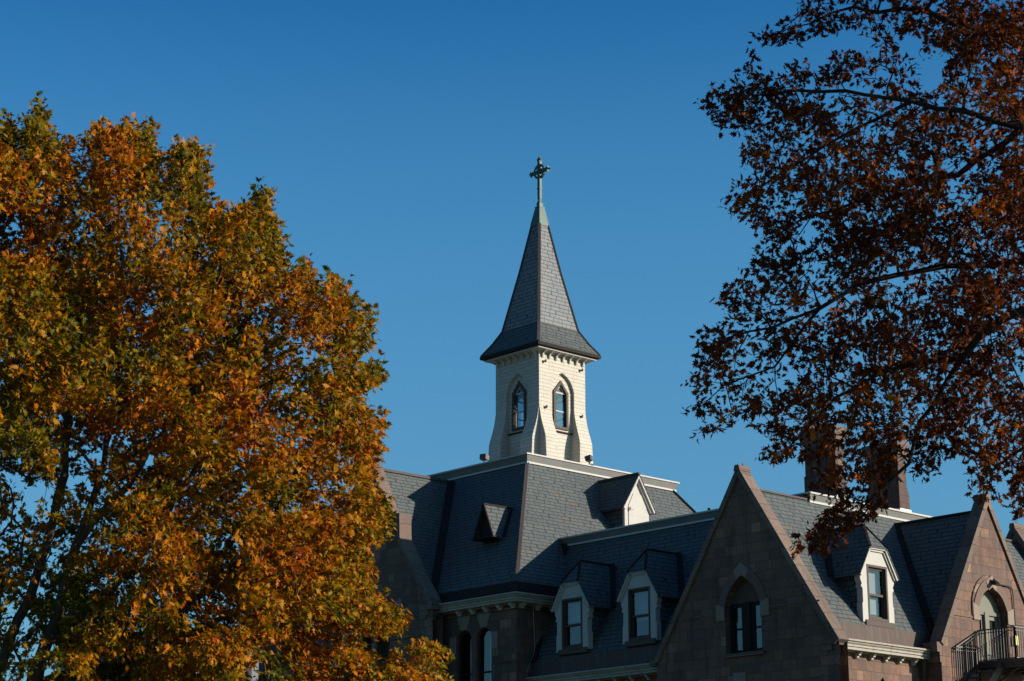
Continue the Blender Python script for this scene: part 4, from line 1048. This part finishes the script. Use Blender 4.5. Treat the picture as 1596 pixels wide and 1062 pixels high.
def leaf_mat(name, stops, trans=.3, rough=.45):
    b = NB(name); at_ = b.n('ShaderNodeAttribute'); at_.attribute_name = 'leaf_tone'
    geo = b.n('ShaderNodeNewGeometry').outputs['Position']
    c = b.ramp(at_.outputs['Fac'], stops); n = b.noise(geo, 25, 2); c = b.mix(b.mapr(n, .35, .7, 0, .35), c, tuple(x * .55 for x in stops[0][1]))
    b.base(c); b.rough(rough); b.b.inputs['Specular IOR Level'].default_value = .07
    tl = b.n('ShaderNodeBsdfTranslucent'); b.l(c, tl.inputs[0]); mx = b.n('ShaderNodeMixShader'); mx.inputs[0].default_value = trans
    b.l(b.b.outputs[0], mx.inputs[1]); b.l(tl.outputs[0], mx.inputs[2]); b.l(mx.outputs[0], b.out.inputs[0]); return b.m
bark = plain('grey_brown_bark', (.060, .047, .036), .9, .4, 6, bumpd=.02)
bark2 = plain('dark_bark', (.020, .015, .012), .9, .4, 6, bumpd=.02)

# ---- left maple -----------------------------------------------------------
MD = 38.0
SIL = [(-420, 60), (-250, 90), (-120, 130), (0, 205), (18, 178), (36, 215), (58, 158), (88, 222), (112, 215), (122, 285), (146, 300), (138, 215), (160, 192), (195, 200), (232, 196), (245, 235), (256, 285), (270, 230), (305, 222), (322, 240), (325, 318), (350, 335), (380, 325), (405, 285), (422, 300), (422, 330), (440, 395), (442, 428), (458, 420), (470, 395), (490, 452), (510, 425), (545, 450), (556, 500), (580, 470), (592, 505), (580, 545), (560, 575), (606, 560), (602, 590), (562, 625), (600, 650), (600, 690), (585, 730), (598, 770), (612, 820), (590, 850), (585, 880), (575, 905), (600, 930), (638, 958), (625, 985), (600, 985), (560, 985), (555, 1000), (600, 1045), (620, 1040), (640, 1010), (652, 1040), (665, 1000), (700, 1010), (690, 1045), (712, 1070), (700, 1120), (500, 1190), (250, 1220), (0, 1230), (-300, 1200), (-480, 900), (-520, 450)]
SIL = [(x - 11 if (x > 540 and y > 480) else x, y) for x, y in SIL]
r = np.random.default_rng(11)
P2 = np.stack([r.uniform(-520, 715, 60000), r.uniform(60, 1230, 60000)], 1); P2 = P2[in_poly(P2, SIL)]
ed = edge_dist(P2, SIL); ppm = FPX / MD
T_ = 3.9 * np.sqrt(np.clip(1 - (1 - np.clip(ed / (ppm * 3.4), 0, 1)) ** 2, 0, 1))       # half thickness in metres
dep = r.uniform(-1, 1, len(P2)) * (T_ + .15)
P3 = at_many(P2[:, 0], P2[:, 1], MD + dep)
nz = vnoise(P3, 1.0, 3) * .6 + vnoise(P3, .45, 4) * .4
surf = at_many(P2[:, 0], P2[:, 1], np.full(len(P2), MD)); lob = vnoise(surf + np.array([0, 0, 5.0]), 1.35, 6) * .7 + vnoise(surf, .6, 7) * .3
shell = np.abs(dep) / (T_ + .15); okl = shell < .30 + 1.05 * np.clip((lob - .22) / .5, 0, 1)
vis = (P2[:, 0] > -60)
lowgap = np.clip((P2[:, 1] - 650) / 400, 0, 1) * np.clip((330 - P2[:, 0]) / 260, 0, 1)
fill = (P2[:, 0] > 380) & (P2[:, 0] < 590) & (P2[:, 1] > 800) & (P2[:, 1] < 985)
keep = ((nz > .40 - .12 * fill + .08 * (shell < .45) + .16 * lowgap + .5 * (lowgap > .12) * (dep < .9) * (nz < .60)) | ((ed < 26) & (nz > .26) & (lowgap < .2))) & (okl | (ed < 30) | fill) & (ed > 2) & (vis | (r.random(len(P2)) < .35))
for L in [[(-10, 1070), (35, 960), (75, 850), (100, 740), (110, 640)], [(50, 1070), (75, 990), (120, 850), (160, 720), (180, 600)], [(120, 850), (200, 760), (270, 640)], [(170, 920), (210, 880), (300, 740), (360, 620)], [(225, 1030), (290, 950), (400, 850)], [(225, 1030), (350, 960), (450, 970), (530, 985)]]:
    for a, b in zip(L[:-1], L[1:]):
        a = np.array(a, float); b = np.array(b, float); t = np.clip(((P2 - a) @ (b - a)) / ((b - a) @ (b - a)), 0, 1)
        keep &= ~((np.linalg.norm(P2 - (a + t[:, None] * (b - a)), axis=1) < 17) & (r.random(len(P2)) < .55) & (dep < 1.2))
keep &= ~((((P2[:, 0] - 418) / 42) ** 2 + ((P2[:, 1] - 1035) / 45) ** 2 < 1) & (r.random(len(P2)) < .95))
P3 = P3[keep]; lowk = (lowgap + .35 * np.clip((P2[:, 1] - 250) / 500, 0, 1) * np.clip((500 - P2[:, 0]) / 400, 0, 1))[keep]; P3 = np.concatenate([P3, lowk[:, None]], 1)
P3 = thin(P3, .25); lowk = P3[:, 3]; P3 = P3[:, :3]
tip0 = at(-150, 1570, MD); tip0[2] = 0
def A_(px, py, dd=0): return at(px, py, MD + dd)
limbsL = [[tip0, A_(-130, 1380), A_(-70, 1200), A_(-10, 1070), A_(35, 960, .3), A_(75, 850, .6), A_(100, 740, .4), A_(110, 600, .2), A_(95, 430), A_(65, 260)],
          [A_(-70, 1200), A_(50, 1070, -.3), A_(75, 990, -.4), A_(120, 850, -.4), A_(160, 720, -.6), A_(185, 560, -.4), A_(190, 400), A_(190, 260)],
          [A_(120, 850, -.4), A_(200, 760, -.8), A_(270, 640, -.6), A_(310, 480, -.3), A_(310, 300)],
          [A_(75, 990, -.4), A_(170, 920, .2), A_(210, 880, .4), A_(300, 740, .6), A_(370, 600, .5), A_(400, 420, .2)],
          [A_(50, 1070, -.3), A_(150, 1040, .8), A_(225, 1030, .9), A_(290, 950, 1.0), A_(400, 850, 1.0), A_(500, 700, .6), A_(540, 550, .4)],
          [A_(225, 1030, .9), A_(350, 960, -1.0), A_(450, 970, -1.3), A_(530, 985, -1.3), A_(600, 960, -1.0)],
          [A_(150, 1040, .8), A_(300, 1090, -.2), A_(450, 1080, -.4), A_(580, 1070, -.4), A_(680, 1040, -.2)],
          [A_(-130, 1380), A_(-200, 1100, .5), A_(-230, 800, .5), A_(-200, 500, .2), A_(-180, 250)]]
A, par, rad, tips = grow(limbsL, P3, A_(0, 1100), .42, .0042, 2.15, 5)
maple = empty('maple_tree', tuple(tip0)); tag(maple, 'large maple with dense orange and green autumn leaves in front of the hall, left', 'tree')
rad = rad * (1 + .12 * np.clip(rad / .05, 0, 1))
tube_mesh('trunk', A, par, rad, bark, maple, tip0)
def clusters(P, D, per, length, spread, r):
    """sprays: leaves strung along a short twig that points along D"""
    n = len(P); k = r.poisson(per, n).clip(1); idx = np.repeat(np.arange(n), k)
    t = r.uniform(-.65, .65, (len(idx), 1)); wd = 1 - np.abs(t) * .8
    return P[idx] + D[idx] * t * length + r.normal(size=(len(idx), 3)) * spread * wd, idx
def unit(v): return v / np.maximum(np.linalg.norm(v, axis=1, keepdims=True), 1e-9)
cen = A_(120, 900, 0); Dm = unit(P3 - cen); Dm[:, 2] = Dm[:, 2] * .9 - .15; Dm = unit(Dm + r.normal(size=Dm.shape) * .35)
C, idx = clusters(P3, Dm, 24, .33, .09, r)
tn = vnoise(P3, 1.1, 21) * .55 + vnoise(P3, .45, 22) * .45
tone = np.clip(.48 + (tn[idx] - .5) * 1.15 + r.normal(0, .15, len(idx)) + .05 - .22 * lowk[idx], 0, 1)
mleaf = leaf_mat('maple_leaf', [(0, (0.0368, 0.0470, 0.0027)), (.20, (0.0782, 0.0771, 0.0036)), (.40, (0.1840, 0.1175, 0.0036)), (.60, (0.3496, 0.1410, 0.0045)), (.82, (0.4232, 0.1081, 0.0054)), (1, (0.2576, 0.0470, 0.0072))], .34, .45)
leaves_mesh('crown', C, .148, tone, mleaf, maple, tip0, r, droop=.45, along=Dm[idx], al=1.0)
print('maple', len(P3), len(C), len(A))

# ---- right oak --------------------------------------------------------------
OD = 27.5
SIR = [(1236, -70), (1250, 0), (1225, 40), (1180, 55), (1188, 68), (1245, 62), (1300, 42), (1370, 50), (1385, 95), (1330, 85), (1300, 95), (1290, 112), (1238, 108), (1205, 130), (1180, 105), (1163, 72), (1157, 108), (1172, 130), (1118, 132), (1090, 168), (1118, 190), (1142, 208), (1168, 182), (1178, 215), (1165, 240), (1178, 262), (1152, 300), (1134, 322), (1172, 345), (1200, 372), (1180, 410), (1130, 450), (1124, 480), (1130, 495), (1098, 515), (1068, 532), (1078, 550), (1102, 565), (1066, 605), (1070, 655), (1088, 682), (1115, 665), (1135, 675), (1162, 645), (1185, 650), (1190, 690), (1195, 715), (1222, 728), (1248, 700), (1262, 690), (1262, 760), (1300, 770), (1288, 800), (1262, 825), (1232, 850), (1248, 868), (1300, 846), (1322, 812), (1352, 818), (1392, 775), (1382, 745), (1412, 700), (1438, 742), (1478, 712), (1500, 690), (1512, 730), (1530, 770), (1548, 775), (1560, 735), (1580, 740), (1580, 800), (1620, 800), (1800, 820), (2100, 700), (2200, 300), (2100, -150), (1700, -260), (1400, -200)]
P2 = np.stack([r.uniform(1060, 2200, 52000), r.uniform(-260, 870, 52000)], 1); P2 = P2[in_poly(P2, SIR)]
ed = edge_dist(P2, SIR); ppm = FPX / OD
T_ = 1.7 * np.sqrt(np.clip(1 - (1 - np.clip(ed / (ppm * 2.6), 0, 1)) ** 2, 0, 1))
dep = r.uniform(-1, 1, len(P2)) * (T_ + .12); P3 = at_many(P2[:, 0], P2[:, 1], OD + dep)
nz = vnoise(P3, .75, 31) * .5 + vnoise(P3, .33, 32) * .5
rightness = np.clip((P2[:, 0] - 1180) / 420, 0, 1)
keep = (nz > .572 - .085 * rightness - .07 * (ed < 18)) & (ed > 2) & ((P2[:, 0] < 1640) | (r.random(len(P2)) < .06))
lpx = [[(1740, 260), (1596, 200), (1500, 170), (1420, 165), (1350, 145), (1240, 142)], [(1405, 165), (1340, 200), (1285, 225), (1250, 250)], [(1740, 430), (1596, 408), (1480, 415), (1400, 430), (1340, 445), (1280, 480), (1200, 510)], [(1750, 500), (1596, 480), (1530, 520), (1470, 600), (1430, 660)], [(1280, 480), (1210, 570), (1130, 600)]]
for L in lpx:
    for a, b in zip(L[:-1], L[1:]):
        a = np.array(a, float); b = np.array(b, float); t = np.clip(((P2 - a) @ (b - a)) / ((b - a) @ (b - a)), 0, 1)
        keep &= ~((np.linalg.norm(P2 - (a + t[:, None] * (b - a)), axis=1) < 17) & (r.random(len(P2)) < .7) & (dep < .6))
P3 = P3[keep]; P3 = thin(P3, .185)
t0 = at(1950, 1600, OD + .5); t0[2] = 0
def B_(px, py, dd=0): return at(px, py, OD + dd)
limbsR = [[t0, B_(1940, 1300, .5), B_(1925, 900, .5), B_(1900, 520, .4), B_(1880, 250, .2), B_(1850, 0), B_(1800, -200)],
          [B_(1890, 380, .3), B_(1740, 260, .1), B_(1596, 200), B_(1500, 170, -.2), B_(1420, 165, -.3), B_(1350, 145, -.2), B_(1240, 142), B_(1150, 150)],
          [B_(1405, 165, -.3), B_(1340, 200, -.1), B_(1285, 225), B_(1250, 250), B_(1190, 290, .2)],
          [B_(1900, 520, .4), B_(1740, 430, .4), B_(1596, 408, .4), B_(1480, 415, .3), B_(1400, 430, .2), B_(1340, 445, .1), B_(1280, 480), B_(1200, 510), B_(1100, 540)],
          [B_(1900, 560, .4), B_(1750, 500, -.4), B_(1596, 480, -.6), B_(1530, 520, -.6), B_(1470, 600, -.5), B_(1430, 660, -.4), B_(1412, 720, -.4), B_(1340, 790, -.4), B_(1260, 850, -.5)],
          [B_(1500, 560, -.6), B_(1400, 570, -.3), B_(1300, 620, -.2), B_(1240, 690)],
          [B_(1280, 480), B_(1210, 570, .3), B_(1130, 600, .3), B_(1085, 640, .2)],
          [B_(1880, 250, .2), B_(1700, 100, .5), B_(1560, 60, .5), B_(1440, 20, .4), B_(1330, 10, .3), B_(1190, 60, .2)],
          [B_(1596, 200), B_(1500, 270, .6), B_(1400, 290, .7), B_(1290, 330, .6), B_(1190, 370, .5)],
          [B_(1900, 560, .4), B_(1780, 640, .2), B_(1680, 690, .2), B_(1600, 700, .2), B_(1540, 740, .2)]]
A, par, rad, tips = grow(limbsR, P3, B_(1880, 400), .30, .0042, 2.12, 9)
oak = empty('oak_tree', tuple(t0)); tag(oak, 'dark russet oak whose long branches reach in over the roofs from the right', 'tree')
tube_mesh('trunk', A, par, rad, bark2, oak, t0)
Do = unit(P3 - B_(1800, 500)); Do[:, 2] -= .1; Do = unit(Do + r.normal(size=Do.shape) * .55)
C, idx = clusters(P3, Do, 12.5, .26, .06, r)
tn = vnoise(P3, .8, 41) * .6 + vnoise(P3, .3, 42) * .4
tone = np.clip(.27 + (tn[idx] - .5) * 1.5 + .22 * np.clip(vnoise(P3, 2.2, 77)[idx] - .45, 0, 1) + r.normal(0, .16, len(idx)), 0, 1)
oleaf = leaf_mat('oak_leaf', [(0, (0.0660, 0.0161, 0.0060)), (.35, (0.1320, 0.0322, 0.0070)), (.6, (0.2420, 0.0598, 0.0070)), (.82, (0.4400, 0.1150, 0.0080)), (1, (0.5940, 0.2070, 0.0100))], .28, .7)
leaves_mesh('crown', C, .124, tone, oleaf, oak, t0, r, droop=.3, along=Do[idx], al=.6, thinl=.78)
print('oak', len(P3), len(C), len(A))
